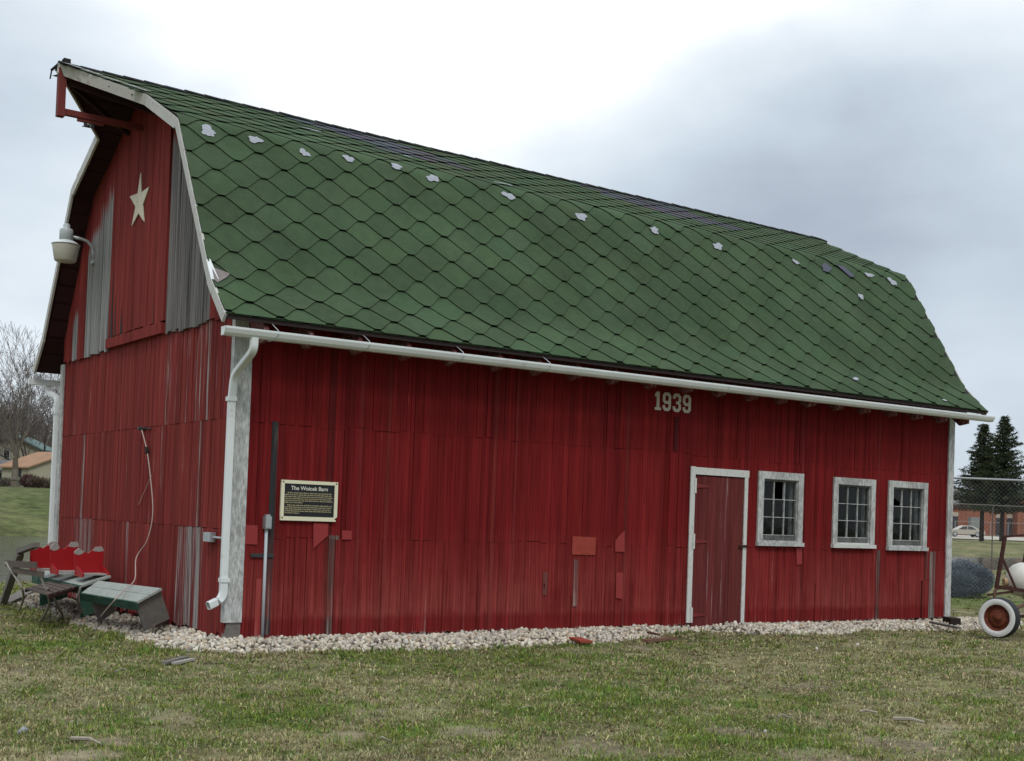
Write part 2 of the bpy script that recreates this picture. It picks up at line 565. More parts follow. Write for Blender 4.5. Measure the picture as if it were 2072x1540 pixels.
def mat_attr(name, rough=0.9, spec=0.2, var=0.3, scale=8.0, trans=0.0):
    m, t, b = newmat(name, rough, 0, spec)
    at = nd(t, 'ShaderNodeAttribute', attribute_name='col').outputs['Color']
    n = noise(t, objc(t), scale, 4.0)
    col = mixc(t, 1.0, at, mth(t, 'ADD', 1 - var, mth(t, 'MULTIPLY', n, 2 * var)), 'MULTIPLY')
    t.links.new(col, b.inputs['Base Color'])
    if trans:
        tl = nd(t, 'ShaderNodeBsdfTranslucent', ins={'Color': col})
        mx = nd(t, 'ShaderNodeMixShader', ins={0: trans, 1: b.outputs[0], 2: tl.outputs[0]})
        t.links.new(mx.outputs[0], t.nodes['Material Output'].inputs[0])
    return m


M_GRASS = mat_attr('grass_blades', 0.9, 0.04, 0.12, 2.0, 0.25)
M_STONE = mat_attr('gravel_stones', 0.85, 0.25, 0.25, 60)
M_BARK = mat_attr('tree_bark', 0.95, 0.1, 0.35, 3.0)
M_NEEDLE = mat_attr('conifer_needles', 0.85, 0.15, 0.2, 1.5, 0.1)

# ------------------------------------------------------------------ ground, pond, road
FH = np.array([FW[0], FW[1]]) / math.hypot(FW[0], FW[1])
RH = np.array([FH[1], -FH[0]])


def dl(x, y):
    dx, dy = x - CAM[0], y - CAM[1]
    return dx * FH[0] + dy * FH[1], dx * RH[0] + dy * RH[1]


def xy(d, l):
    return CAM[0] + d * FH[0] + l * RH[0], CAM[1] + d * FH[1] + l * RH[1]


# outer edge of the gravel along the long wall (x -> distance from wall), from the photo
GX = [-1.0, -0.3, 1.2, 2.7, 4.2, 5.0, 5.6, 6.0, 6.7, 7.1, 7.6, 8.2, 8.9, 9.5, 10.2, 11.0, 11.6, 12.3, 13.0, 14]
GY = [0.55, 0.72, 0.90, 1.02, 1.05, 0.95, 0.55, 0.36, 0.34, 0.62, 0.95, 1.02, 0.80, 0.62, 0.95, 1.05, 0.95, 0.95, 0.7, 0.2]


def gravel_in(x, y):
    """positive inside the gravel border round the barn (metres to its edge)"""
    w = (vnoise(x * 1.7, y * 1.7, 5, 3) - 0.5) * 0.40
    a = np.interp(x, GX, GY) + w
    a = np.where((x < -0.9) | (x > 13.6), -1, a)
    long_ = np.where(y < 0.1, a + y, -1)
    gx = 0.72 + w
    gab = np.where((y > -0.9) & (y < 7.2), gx + x, -1)
    gab = np.where(x < 0.1, gab, -1)
    right = np.where((x > 11.9) & (y > -0.6) & (y < 7), 0.7 + w - (x - 12.05), -1)
    back = np.where((y > 6.2) & (x > -.5) & (x < 12.5), 0.5 + w - (y - 6.24), -1)
    # round the outer corner
    cr = np.hypot(np.minimum(x, 0) / 0.78, np.minimum(y, 0) / 0.78)
    gab = np.where(y < 0, np.minimum(gab, (1.0 - cr) * 0.78 + w), gab)
    long_ = np.where(x < 0, np.minimum(long_, (1.0 - cr) * 0.78 + w), long_)
    g = np.maximum(np.maximum(long_, gab), np.maximum(right, back))
    inside = (x > 0.02) & (x < 12.03) & (y > 0.02) & (y < 6.2)
    return np.where(inside, -1, g)


def gz(x, y):
    d, l = dl(x, y)
    near = np.maximum(33.3 + 0.993 * l, 20.5 + 0.18 * np.abs(l))
    far = np.maximum(69.3 + 0.56 * l, 50)
    base = -0.075 + (vnoise(x * 0.35, y * 0.35, 1, 3) - 0.5) * 0.07 + (vnoise(x * 2.1, y * 2.1, 2, 2) - 0.5) * 0.03
    flat = 1 - sstep(6.0, 9.0, np.hypot(np.clip(x, 0, 12) - x, np.clip(y, 0, 6.2) - y))
    base = base * (1 - flat * 0.0)
    z = base * (1 - sstep(near - 3.5, near + 0.6, d)) + (-0.62) * sstep(near - 3.5, near + 0.6, d)
    hb = np.interp(l, [-10, 28], [2.0, 0.45])
    w = np.interp(l, [-10, 28], [20.0, 45.0])
    bank = -0.62 + 0.50 * sstep(far - 1.5, far + 0.5, d)
    t = np.clip((d - far) / w, 0, 1)
    bank = bank + np.where(d > far, (hb + 0.12) * (1 - (1 - t) ** 1.6), 0)
    bank = bank + np.clip(d - far - w, 0, 260) * 0.0075
    bank = bank + np.where(d > far + 3, (vnoise(x * 0.12, y * 0.12, 3, 3) - 0.5) * 0.25, 0)
    z = np.where(d > (near + far) / 2, bank, z)
    # the gravel bed sits a little high against the walls
    z = z + 0.045 * sstep(0.0, 0.6, gravel_in(x, y))
    return z


BARE = [(*pix(a, b, 2, -0.07)[:2], r) for a, b, r in ((1180, 1512, 0.50), (1640, 1526, 0.35), (950, 1480, 0.35), (1830, 1505, 0.45), (1500, 1478, 0.3), (170, 1530, 0.3), (700, 1488, 0.25), (230, 1500, 0.22))]


def lawn_colour(x, y):
    """real colour of turf: green patches, straw, bare soil"""
    g = vnoise(x * 0.7, y * 0.7, 21, 4, 0.65)
    g2 = vnoise(x * 3.1, y * 3.1, 22, 3, 0.65)
    s = vnoise(x * 0.8 + 9, y * 0.8, 23, 4, 0.6)
    green = np.array([0.115, 0.165, 0.040])
    olive = np.array([0.175, 0.175, 0.070])
    straw = np.array([0.285, 0.255, 0.145])
    soil = np.array([0.330, 0.265, 0.185])
    a = sstep(0.44, 0.66, g * 0.5 + g2 * 0.5)[:, None]
    b = sstep(0.38, 0.60, s)[:, None]
    c = olive * (1 - a) + green * a
    c = c * (1 - b * 0.75) + straw * b * 0.75
    so = sstep(0.66, 0.78, vnoise(x * 1.1, y * 1.1 + 40, 24, 4, 0.65))
    rag = vnoise(x * 3.3, y * 3.3, 25, 4, 0.7)
    for bx, by, br in BARE:
        so = np.maximum(so, sstep(0.45, 0.62, np.exp(-((x - bx) ** 2 + (y - by) ** 2) / br ** 2) * 0.55 + rag * 0.42))
    so = so[:, None]
    return c * (1 - so * 0.7) + soil * so * 0.7, a[:, 0], b[:, 0], so[:, 0]


def make_ground():
    rr = [0.0, 0.6]
    while rr[-1] < 3200:
        rr.append(rr[-1] * (1.016 if rr[-1] < 30 else 1.022) + 0.01)
    rr = np.array(rr)
    na = 640
    # finer fan inside the view
    th0 = math.atan2(FH[0], FH[1])
    u = np.linspace(-1, 1, na + 1)[:-1]
    ang = th0 + math.pi * (0.35 * u + 0.65 * u ** 3)
    A, RR = np.meshgrid(ang, rr)
    X = CAM[0] + RR * np.sin(A)
    Y = CAM[1] + RR * np.cos(A)
    Z = gz(X.ravel(), Y.ravel()).reshape(X.shape)
    V = np.stack([X.ravel(), Y.ravel(), Z.ravel()], 1)
    nr = len(rr)
    i = np.arange(nr - 1)[:, None]
    j = np.arange(na)[None, :]
    j2 = (j + 1) % na
    F = np.stack([i * na + j, i * na + j2, (i + 1) * na + j2, (i + 1) * na + j], -1).reshape(-1, 4)
    c, _, _, _ = lawn_colour(V[:, 0], V[:, 1])
    c = c * (0.68 + 0.30 * vnoise(V[:, 0] * 5, V[:, 1] * 5, 77, 3, 0.7))[:, None]
    gi = gravel_in(V[:, 0], V[:, 1])
    k = sstep(-0.06, 0.12, gi)[:, None]
    c = c * (1 - k) + np.array([0.25, 0.21, 0.17]) * k
    d, l = dl(V[:, 0], V[:, 1])
    far = np.maximum(69.3 + 0.56 * l, 50)
    kb = (sstep(0, 3, d - far + 1.5) * (1 - sstep(1.2, 3.0, d - far + 1.5)))[:, None]
    c = c * (1 - kb) + np.array([0.06, 0.042, 0.03]) * kb
    f = sstep(28, 60, d)[:, None]
    gr = np.clip((vnoise(V[:, 0] * 0.22, V[:, 1] * 0.22, 30, 5, 0.72)[:, None] - 0.5) * 2.4 + 0.55, 0, 1)
    dist = np.array([0.105, 0.130, 0.045]) * (1 - gr) + np.array([0.22, 0.19, 0.10]) * gr
    dist = np.where((l < 2)[:, None], dist * np.array([0.62, 0.72, 0.60]), dist)
    c = c * (1 - f) + dist * f * (1 - kb) + c * f * kb
    m, t, b = newmat('lawn_soil', 0.95, 0, 0.1)
    at = nd(t, 'ShaderNodeAttribute', attribute_name='col').outputs['Color']
    n1 = noise(t, objc(t), 14, 6.0, 0.65)
    n2 = noise(t, objc(t), 90, 3.0, 0.6)
    n3 = noise(t, objc(t), 1.3, 6.0, 0.68)
    col = mixc(t, 1.0, at, mth(t, 'ADD', 0.25, mth(t, 'ADD', mth(t, 'MULTIPLY', n1, 0.8), mth(t, 'MULTIPLY', n2, 0.7))), 'MULTIPLY')
    col = mixc(t, 1.0, col, mth(t, 'MAXIMUM', 0.3, mth(t, 'ADD', -0.5, mth(t, 'MULTIPLY', n3, 3.0))), 'MULTIPLY')
    t.links.new(col, b.inputs['Base Color'])
    bump(t, b, mth(t, 'ADD', n1, n2), 0.8, 0.03)
    kind(npmesh('ground', V, F, 4, c, m, smooth=True), 'structure')


make_ground()


def make_pond():
    m, t, b = newmat('pond_water', 0.12, 0, 0.5)
    b.inputs['Base Color'].default_value = (0.045, 0.047, 0.034, 1)
    b.inputs['Specular IOR Level'].default_value = 0.35
    n = noise(t, objc(t, (1.0, 2.2, 1)), 1.6, 4.0, 0.55)
    bump(t, b, n, 0.16, 0.10)
    p = [xy(14, -40), xy(140, -70), xy(140, 90), xy(60, 90), xy(18, 3)]
    mb = MB()
    mb.add([(q[0], q[1], -0.30) for q in [xy(21, -60), xy(120, -60), xy(120, 75), xy(70, 75), xy(21, 3)]], [(0, 1, 2, 3, 4)])
    kind(mb.build('pond_water', m), 'structure')


make_pond()


def make_road():
    mb = MB()
    ls = np.linspace(14, 160, 60)
    ds = [147, 152, 157, 162, 168]
    vs = []
    for d in ds:
        X, Y = xy(np.full_like(ls, d), ls)
        Z = gz(X, Y) * 0 + np.interp(d, [147, 168], [0.62, 0.98])
        vs += list(zip(X, Y, Z))
    n = len(ls)
    fs = [(i * n + j, i * n + j + 1, (i + 1) * n + j + 1, (i + 1) * n + j) for i in range(len(ds) - 1) for j in range(n - 1)]
    mb.add(vs, fs)
    kind(mb.build('road', mat_plain('pale_concrete_road', (0.42, 0.38, 0.32), 0.9, 0, 0.12, 0.6)), 'structure')


make_road()


# ------------------------------------------------------------------ gravel stones
def ico():
    import bmesh
    bm = bmesh.new()
    bmesh.ops.create_icosphere(bm, subdivisions=1, radius=1.0)
    bm2 = bmesh.new()
    bmesh.ops.create_icosphere(bm2, subdivisions=2, radius=1.0)
    o = []
    for q in (bm, bm2):
        v = np.array([x.co[:] for x in q.verts])
        q.verts.ensure_lookup_table()
        f = np.array([[x.index for x in fc.verts] for fc in q.faces])
        o.append((v, f))
    return o


ICO = ico()


def stones(name, P, S, Cc, lod=1, parent=None):
    v, f = ICO[lod]
    N = len(P)
    a = RNG.random((N, 3)) * 2 * np.pi
    sc = S[:, None] * (0.75 + 0.5 * RNG.random((N, 3)))
    sc[:, 2] *= 0.8
    var = 1 + (RNG.random((8, len(v), 1)) - 0.5) * 0.34
    pick = RNG.integers(0, 8, N)
    vv = v[None] * var[pick]
    vv = vv * sc[:, None, :]
    ca, sa = np.cos(a), np.sin(a)
    x, y, z = vv[..., 0], vv[..., 1], vv[..., 2]
    y, z = y * ca[:, :1] - z * sa[:, :1], y * sa[:, :1] + z * ca[:, :1]
    x, y = x * ca[:, 2:] - y * sa[:, 2:], x * sa[:, 2:] + y * ca[:, 2:]
    vv = np.stack([x, y, z], -1) + P[:, None, :]
    ff = f[None] + (np.arange(N) * len(v))[:, None, None]
    cc = np.repeat(Cc, len(v), 0)
    return npmesh(name, vv.reshape(-1, 3), ff.reshape(-1, 3), 3, cc, M_STONE, parent, smooth=True)


def make_gravel():
    n = 76000
    x = RNG.uniform(-1.3, 14, n)
    y = RNG.uniform(-1.6, 7.2, n)
    g = gravel_in(x, y)
    keep = (g > -0.07) & (RNG.random(n) < sstep(-0.10, 0.10, g) * 0.96 + 0.04)
    vis = (y < 0.3) | (x < 0.2) | (x > 11.8)
    keep &= vis & (y < 6.6)
    x, y, g = x[keep], y[keep], g[keep]
    k = RNG.random(len(x)) < 0.95
    x, y, g = x[k], y[k], g[k]
    s = RNG.uniform(0.014, 0.031, len(x))
    big = RNG.random(len(x)) < 0.06
    s[big] *= 1.35
    z = gz(x, y) + s * 0.35 + RNG.random(len(x)) * 0.022 * sstep(0, 0.2, g)
    pal = np.array([[0.58, 0.52, 0.44], [0.54, 0.50, 0.45], [0.46, 0.39, 0.32], [0.62, 0.55, 0.44], [0.34, 0.30, 0.27], [0.50, 0.38, 0.27], [0.68, 0.64, 0.58]])
    ci = RNG.choice(len(pal), len(x), p=[.28, .2, .14, .16, .07, .06, .09])
    c = pal[ci] * RNG.uniform(0.66, 1.12, (len(x), 1)) * np.array([1.01, 1.0, 0.96])
    # dirtier stones on the gable side by the benches
    dirt = np.where((x < 0.1) & (y > 0.9), 0.62, 1.0)[:, None]
    dirt = np.where(((vnoise(x * 2.5, y * 2.5, 44, 3) > 0.6) & (x < 0.1) & (y > 0.4))[:, None], dirt * 0.7, dirt)
    kind(stones('gravel', np.stack([x, y, z], 1), s, c * dirt, 0), 'stuff')


make_gravel()


# ------------------------------------------------------------------ grass
def make_grass():
    parts = []
    # depth rings with falling density; wider blades farther off
    for d0, d1, dens, wid, hgt in ((4.8, 8.0, 4600, 0.0042, 0.055), (8.0, 11.0, 3200, 0.0052, 0.055), (11.0, 15.0, 2000, 0.0068, 0.055), (15.0, 21.0, 900, 0.009, 0.06), (21, 34, 130, 0.014, 0.065), (34, 52, 34, 0.022, 0.07)):
        lw = 0.60 if d0 < 20 else 0.52
        area = lw * (d1 ** 2 - d0 ** 2)
        K = 14
        nc = int(area * dens / K)
        dc = np.sqrt(RNG.uniform(d0 ** 2, d1 ** 2, nc))
        lc = RNG.uniform(-lw, lw, nc) * dc
        xc_, yc_ = xy(dc, lc)
        n = nc * K
        sp = np.repeat(RNG.uniform(0.018, 0.05, nc), K)[:, None]
        ofs = RNG.normal(size=(n, 2)) * sp
        x, y = np.repeat(xc_, K) + ofs[:, 0], np.repeat(yc_, K) + ofs[:, 1]
        az0 = np.arctan2(ofs[:, 1], ofs[:, 0]) + RNG.normal(size=n) * 0.9
        deadc = np.repeat(RNG.random(nc), K)
        hc = np.repeat(RNG.uniform(0.65, 1.3, nc), K)
        pc = np.repeat(RNG.random(nc), K)
        d, l = dl(x, y)
        # skip what the barn hides and footprint
        ok = ~((x > -0.05) & (x < 12.1) & (y > -0.02) & (y < 6.4))
        tt = -CAM[1] / np.maximum(y - CAM[1], 0.1)
        xc = CAM[0] + tt * (x - CAM[0])
        hid = (y > 0.2) & (xc > 0.9) & (xc < 11.2)
        ok &= ~hid
        g = gravel_in(x, y)
        ok &= (g < 0.02) | (RNG.random(n) < 0.05 * np.exp(-np.maximum(g, 0) * 6))
        near = np.maximum(33.3 + 0.993 * l, 20.5 + 0.18 * np.abs(l))
        ok &= d < near - 0.6
        x, y, d, az0, deadc, hc, pc = x[ok], y[ok], d[ok], az0[ok], deadc[ok], hc[ok], pc[ok]
        c, ga, sb, so = lawn_colour(x, y)
        thin = RNG.random(len(x)) > so * 0.66
        x, y, d, c, ga, sb, az0, deadc, hc, pc = x[thin], y[thin], d[thin], c[thin], ga[thin], sb[thin], az0[thin], deadc[thin], hc[thin], pc[thin]
        n = len(x)
        gi = gravel_in(x, y)
        thatch = RNG.random(n) < 0.5
        tall = np.exp(-((gi + 0.12) / 0.16) ** 2)
        dead = (deadc * 0.75 + RNG.random(n) * 0.25) < (0.47 + 0.32 * sb - 0.36 * ga)
        h = hgt * 0.88 * hc * RNG.uniform(0.45, 1.25, n) * (0.75 + 0.5 * vnoise(x * 1.5, y * 1.5, 50, 3)) * (1 + 0.5 * tall)
        dead = dead | (thatch & (RNG.random(n) < 0.72 - 0.4 * ga))
        h = np.where(dead, h * 0.85, h)
        lean = np.where(dead, RNG.uniform(0.5, 1.5, n), RNG.uniform(0.25, 1.2, n))
        lean = np.where(thatch, RNG.uniform(1.1, 1.75, n), lean)
        h = np.where(thatch, h * RNG.uniform(0.7, 1.5, n), h)
        az = np.where(thatch, RNG.uniform(0, 2 * np.pi, n), az0)
        gcol = np.where((pc < 0.3)[:, None], np.array([[0.115, 0.215, 0.038]]), np.array([[0.205, 0.250, 0.052]])) * RNG.uniform(0.45, 1.5, (n, 1)) * (1 + RNG.uniform(-.15, .15, (n, 3)))
        pal = np.array([[0.43, 0.375, 0.245], [0.365, 0.35, 0.25], [0.40, 0.325, 0.235], [0.47, 0.42, 0.29], [0.23, 0.18, 0.12]])
        scol = np.array([1.08, 1.08, 0.86]) * pal[(pc * 4.999).astype(int)] * RNG.choice([0.4, 0.65, 0.8, 0.95, 1.1, 1.4], (n, 1)) * (1 + RNG.uniform(-.08, .08, (n, 3)))
        bc = np.where(dead[:, None], scol, gcol) * 0.82 + c * 0.16
        w = wid * 1.45 * RNG.uniform(0.6, 1.4, n)
        z = gz(x, y) - 0.004
        parts.append((x, y, z, h, lean, az, w, bc))
    x, y, z, h, lean, az, w, bc = [np.concatenate([p[i] for p in parts]) for i in range(8)]
    n = len(x)
    dx, dy = np.cos(az), np.sin(az)
    px, py = -dy, dx
    # base pair, mid pair, tip
    m = h * 0.55
    hx, hz = np.sin(lean * 0.6), np.cos(lean * 0.6)
    tx, tz = np.sin(np.minimum(lean * 1.25, 1.9)), np.cos(np.minimum(lean * 1.25, 1.9))
    V = np.empty((n, 5, 3))
    for k, sgn in ((0, -1), (1, 1)):
        V[:, k] = np.stack([x + sgn * px * w / 2, y + sgn * py * w / 2, z], 1)
        V[:, 2 + k] = np.stack([x + dx * m * hx + sgn * px * w * 0.4, y + dy * m * hx + sgn * py * w * 0.4, z + m * hz], 1)
    q = h * 0.5
    V[:, 4] = np.stack([x + dx * (m * hx + q * tx), y + dy * (m * hx + q * tx), np.maximum(z + m * hz + q * tz, z + 0.009)], 1)
    o = (np.arange(n) * 5)[:, None]
    F = np.concatenate([o + np.array([[0, 1, 3]]), o + np.array([[0, 3, 2]]), o + np.array([[2, 3, 4]])], 0)
    kind(npmesh('grass', V.reshape(-1, 3), F, 3, np.repeat(bc, 5, 0), M_GRASS), 'stuff')
    print('blades', n)


make_grass()

# ------------------------------------------------------------------ the barn
LEN, WID = 12.052, 6.236
XL, XR, XH = -0.32, 12.275, -1.09
EAVE, FLARE, BREAK, RIDGE = (-0.4896, 3.2633), (-0.045, 3.69), (1.0977, 5.62), (WID / 2, 6.592)
HT = 0.532      # where the hay hood starts on the upper slope (fraction from break to ridge)


def prof_dense():
    pts = [EAVE, FLARE, BREAK, RIDGE]
    out = []
    for a, b in zip(pts[:-1], pts[1:]):
        n = int(math.hypot(b[0] - a[0], b[1] - a[1]) / 0.01)
        for i in range(n):
            t = i / n
            out.append((a[0] + (b[0] - a[0]) * t, a[1] + (b[1] - a[1]) * t))
    out.append(RIDGE)
    P = np.array(out)
    s = np.concatenate([[0], np.cumsum(np.hypot(*np.diff(P, axis=0).T))])
    sf = math.hypot(FLARE[0] - EAVE[0], FLARE[1] - EAVE[1])
    # soften the break and the flare
    Q = P.copy()
    for c, w in ((sf, 16), (sf + math.hypot(BREAK[0] - FLARE[0], BREAK[1] - FLARE[1]), 13)):
        for i in range(len(P)):
            if abs(s[i] - c) < 0.5:
                k = int(w * max(0, 1 - abs(s[i] - c) / 0.5))
                if k > 0 and i - k >= 0 and i + k < len(P):
                    Q[i] = P[i - k:i + k + 1].mean(0)
    return s - sf, Q


PS, PQ = prof_dense()
S_EAVE, S_TOP = PS[0], PS[-1]
S_BREAK = math.hypot(BREAK[0] - FLARE[0], BREAK[1] - FLARE[1])
S_HOOD = S_BREAK + HT * (S_TOP - S_BREAK)


def prof(s):
    """position and outward normal on the front slope at arc length s"""
    y, z = np.interp(s, PS, PQ[:, 0]), np.interp(s, PS, PQ[:, 1])
    e = 0.03
    y1, z1 = np.interp(s + e, PS, PQ[:, 0]), np.interp(s + e, PS, PQ[:, 1])
    y0, z0 = np.interp(s - e, PS, PQ[:, 0]), np.interp(s - e, PS, PQ[:, 1])
    t = np.array([y1 - y0, z1 - z0])
    t /= np.linalg.norm(t)
    return (y, z), (-t[1], t[0])


def xleft(s):
    return XL if s <= S_HOOD else XL + (XH - XL) * (s - S_HOOD) / (S_TOP - S_HOOD)


def roofpt(x, s, d, back=False):
    (y, z), (ny, nz_) = prof(s)
    y, z = y + ny * d, z + nz_ * d
    return (x, WID - y if back else y, z)


def roof_z(y):
    yy = min(y, WID - y)
    return float(np.interp(yy, PQ[:, 0], PQ[:, 1]))


barn = empty('barn', (0, 0, 0), 'old red gambrel barn with green shingle roof, white star and the year 1939', 'barn')


def rsub(r, h):
    """rectangle minus rectangle: list of rectangles (a0, b0, a1, b1)"""
    a0, b0, a1, b1 = r
    c0, d0, c1, d1 = h
    if c0 >= a1 or c1 <= a0 or d0 >= b1 or d1 <= b0:
        return [r]
    o = []
    if a0 < c0:
        o.append((a0, b0, c0, b1))
    if a1 > c1:
        o.append((c1, b0, a1, b1))
    x0, x1 = max(a0, c0), min(a1, c1)
    if b0 < d0:
        o.append((x0, b0, x1, d0))
    if b1 > d1:
        o.append((x0, d1, x1, b1))
    return o


def rects(r, holes):
    l = [r]
    for h in holes:
        l = [q for p in l for q in rsub(p, h)]
    return [q for q in l if q[2] - q[0] > 0.004 and q[3] - q[1] > 0.004]


DOOR = (6.50, -0.05, 7.43, 2.02)
WINS = [(7.79, 1.155, 8.50, 2.02), (9.345, 1.15, 10.09, 2.01), (10.60, 1.13, 11.35, 2.02)]
OPEN = [DOOR] + WINS
CRACKS = [(11.365, -0.05, 11.415, 0.59), (4.478, -0.05, 4.492, 0.41), (4.045, 0.50, 4.062, 0.56), (8.93, -.05, 8.945, 0.55), (9.72, -.05, 9.73, .4)]


def tint(c, lo=0.78, hi=1.18, h=0.05):
    k = random.uniform(lo, hi)
    return tuple(max(0.001, v * k * random.uniform(1 - h, 1 + h)) for v in c)


def long_wall():
    mb = MB()
    tiers = [(0.0, 1.05), (1.0515, 2.268), (2.2695, 3.30)]
    cols, x, drift = [], 0.10, 1.0
    while x < LEN - 0.05:
        w = random.choice([0.05, 0.055, 0.06, 0.085])
        drift = 0.8 * drift + 0.2 * random.uniform(0.78, 1.22)
        c = tint(RED, 0.88 * drift, 1.10 * drift)
        if random.random() < 0.06:
            c = tuple(v * 0.74 for v in c)
        if random.random() < 0.05:
            c = (c[0] * 0.95, c[1] * 1.5, c[2] * 1.4)
        cols.append((x, min(x + w, LEN - 0.02), c))
        x += w
    for ti, (z0, z1) in enumerate(tiers):
        for x, x1, c0 in cols:
            gap = 0.0025 if random.random() < 0.82 else random.uniform(0.004, 0.008)
            jt = lambda k: (math.sin(math.floor((x + 0.13 * k) / 0.37) * 12.9898 + k) * 43758.5453 % 1 - 0.5) * 0.05
            a = z0 + (random.uniform(-0.018, 0.02) if ti == 0 else jt(ti))
            b = z1 + (random.choice([0, 0, 0, -0.002, -0.006]) + jt(ti + 1) if ti < 2 else 0)
            c = tint(c0, 0.95, 1.05, 0.03)
            wear = random.choice([0.0, 0.02, 0.04, 0.10, 0.16]) + (0.06 if ti == 0 else 0)
            yf = -0.022 + random.uniform(-0.002, 0.002)
            if random.random() < 0.04:
                yf -= 0.006
            for r in rects((x, a, x1 - gap, b), OPEN + CRACKS):
                mb.box((r[0], yf, r[1]), (r[2], 0.0, r[3]), (*c, wear))
    # bare grey replacement strips
    for (x0, z0, x1, z1, c, w) in ((0.412, 0.03, 0.482, 2.275, (0.040, 0.038, 0.040), 0.28), (1.125, 0.02, 1.198, 1.04, (0.075, 0.05, 0.045), 0.30), (1.13, 1.043, 1.245, 1.09, (0.10, 0.06, 0.055), 0.4),
                                   (4.496, 0.28, 4.572, 0.86, (0.10, 0.05, 0.046), 0.32), (10.28, 0.0, 10.36, 1.045, (0.07, 0.04, 0.038), 0.35), (11.56, 0.01, 11.70, 1.046, (0.115, 0.055, 0.052), 0.45),
                                   (4.03, 0.42, 4.10, 0.70, (0.12, 0.05, 0.046), 0.34), (11.45, 0.6, 11.5, 1.04, (0.09, 0.04, 0.04), 0.3), (6.1, 2.3, 6.17, 2.75, (.07, .012, .014), 0.1), (0.30, .0, .36, .62, (.30, .05, .045), .25)):
        for r in rects((x0, z0, x1, z1), CRACKS):
            mb.box((r[0], -0.032, r[1]), (r[2], -0.0265, r[3]), (*c, w))
    o = mb.build('side_wall', M_WALL, barn)
    # repairs: thin sheets nailed over holes
    for poly, m, lab in (
            ([(0.155, 1.18), (0.293, 1.178), (0.293, 0.978), (0.157, 0.98)], M_PATCH, 'bright red square patch beside the corner board'),
            ([(0.93, 1.222), (1.108, 1.216), (1.105, 1.085), (0.94, 0.945)], M_PATCH, 'bright red slanted patch below the plaque'),
            ([(1.277, 1.148), (1.396, 1.145), (1.398, 1.05), (1.28, 1.048)], M_PATCH, 'small bright red square patch'),
            ([(4.462, 1.146), (4.835, 1.14), (4.83, 0.918), (4.46, 0.92)], M_PATCH2, 'pale red sheet metal patch'),
            ([(5.150, 1.10), (5.215, 1.17), (5.30, 1.235), (5.308, 0.962), (5.155, 0.965)], M_PATCH, 'bright red patch with a slanted top'),
            ([(5.185, 0.705), (5.295, 0.70), (5.30, 0.36), (5.19, 0.38)], M_PATCH, 'long narrow bright red patch'),
            ([(8.50, 1.06), (8.62, 1.06), (8.63, 0.83), (8.52, 0.82)], M_PATCH, 'bright red patch under the window')):
        p = MB()
        p.prism(poly[::-1], 1, -0.036, -0.0325)
        q = p.build('wall_patch', m, o)
        q['label'] = lab
    # dark inner lining behind the boards keeps gaps dark
    c = MB()
    for r in rects((0.02, -0.02, LEN - 0.02, 3.32), OPEN):
        c.box((r[0], 0.006, r[1]), (r[2], 0.09, r[3]), (0.02, 0.018, 0.016, 0))
    c.build('wall_lining', M_DARKW, barn)
    return o


SIDE = long_wall()


def plain_walls():
    # back wall and far gable, seen only from elsewhere
    mb = MB()
    x = 0.0
    while x < LEN:
        x1 = min(x + random.uniform(0.08, 0.1), LEN)
        mb.box((x, WID, 0), (x1 - 0.003, WID + 0.02, 3.3), (*tint(RED), random.uniform(0, .2)))
        x = x1
    mb.box((0.02, WID - 0.09, -0.02), (LEN - 0.02, WID - 0.004, 3.3), (0.03, 0.02, 0.02, 0))
    mb.build('back_wall', M_GABLE, barn)
    mb = MB()
    y = 0.0
    while y < WID:
        y1 = min(y + random.uniform(0.08, 0.1), WID)
        mb.box((LEN, y, 0), (LEN + 0.02, y1 - 0.003, roof_z((y + y1) / 2) - 0.12), (*tint(RED), random.uniform(0, .2)))
        mb.box((LEN - 0.08, y, -0.02), (LEN - 0.003, y1, roof_z((y + y1) / 2) - 0.12), (0.03, 0.02, 0.02, 0))
        y = y1
    mb.build('far_gable_wall', M_GABLE, barn)
    mb = MB()
    mb.box((0.1, 0.1, -0.03), (LEN - 0.1, WID - 0.1, 0.05))
    mb.build('barn_floor', M_INSIDE, barn)
    # inner posts glimpsed through the windows
    for xx in (8.75, 10.35, 11.6, 9.5):
        mb = MB()
        mb.box((xx - .05, 0.35, 0.05), (xx + .05, 0.45, 3.2))
        mb.build('inner_post', M_GREYW, barn)


plain_walls()


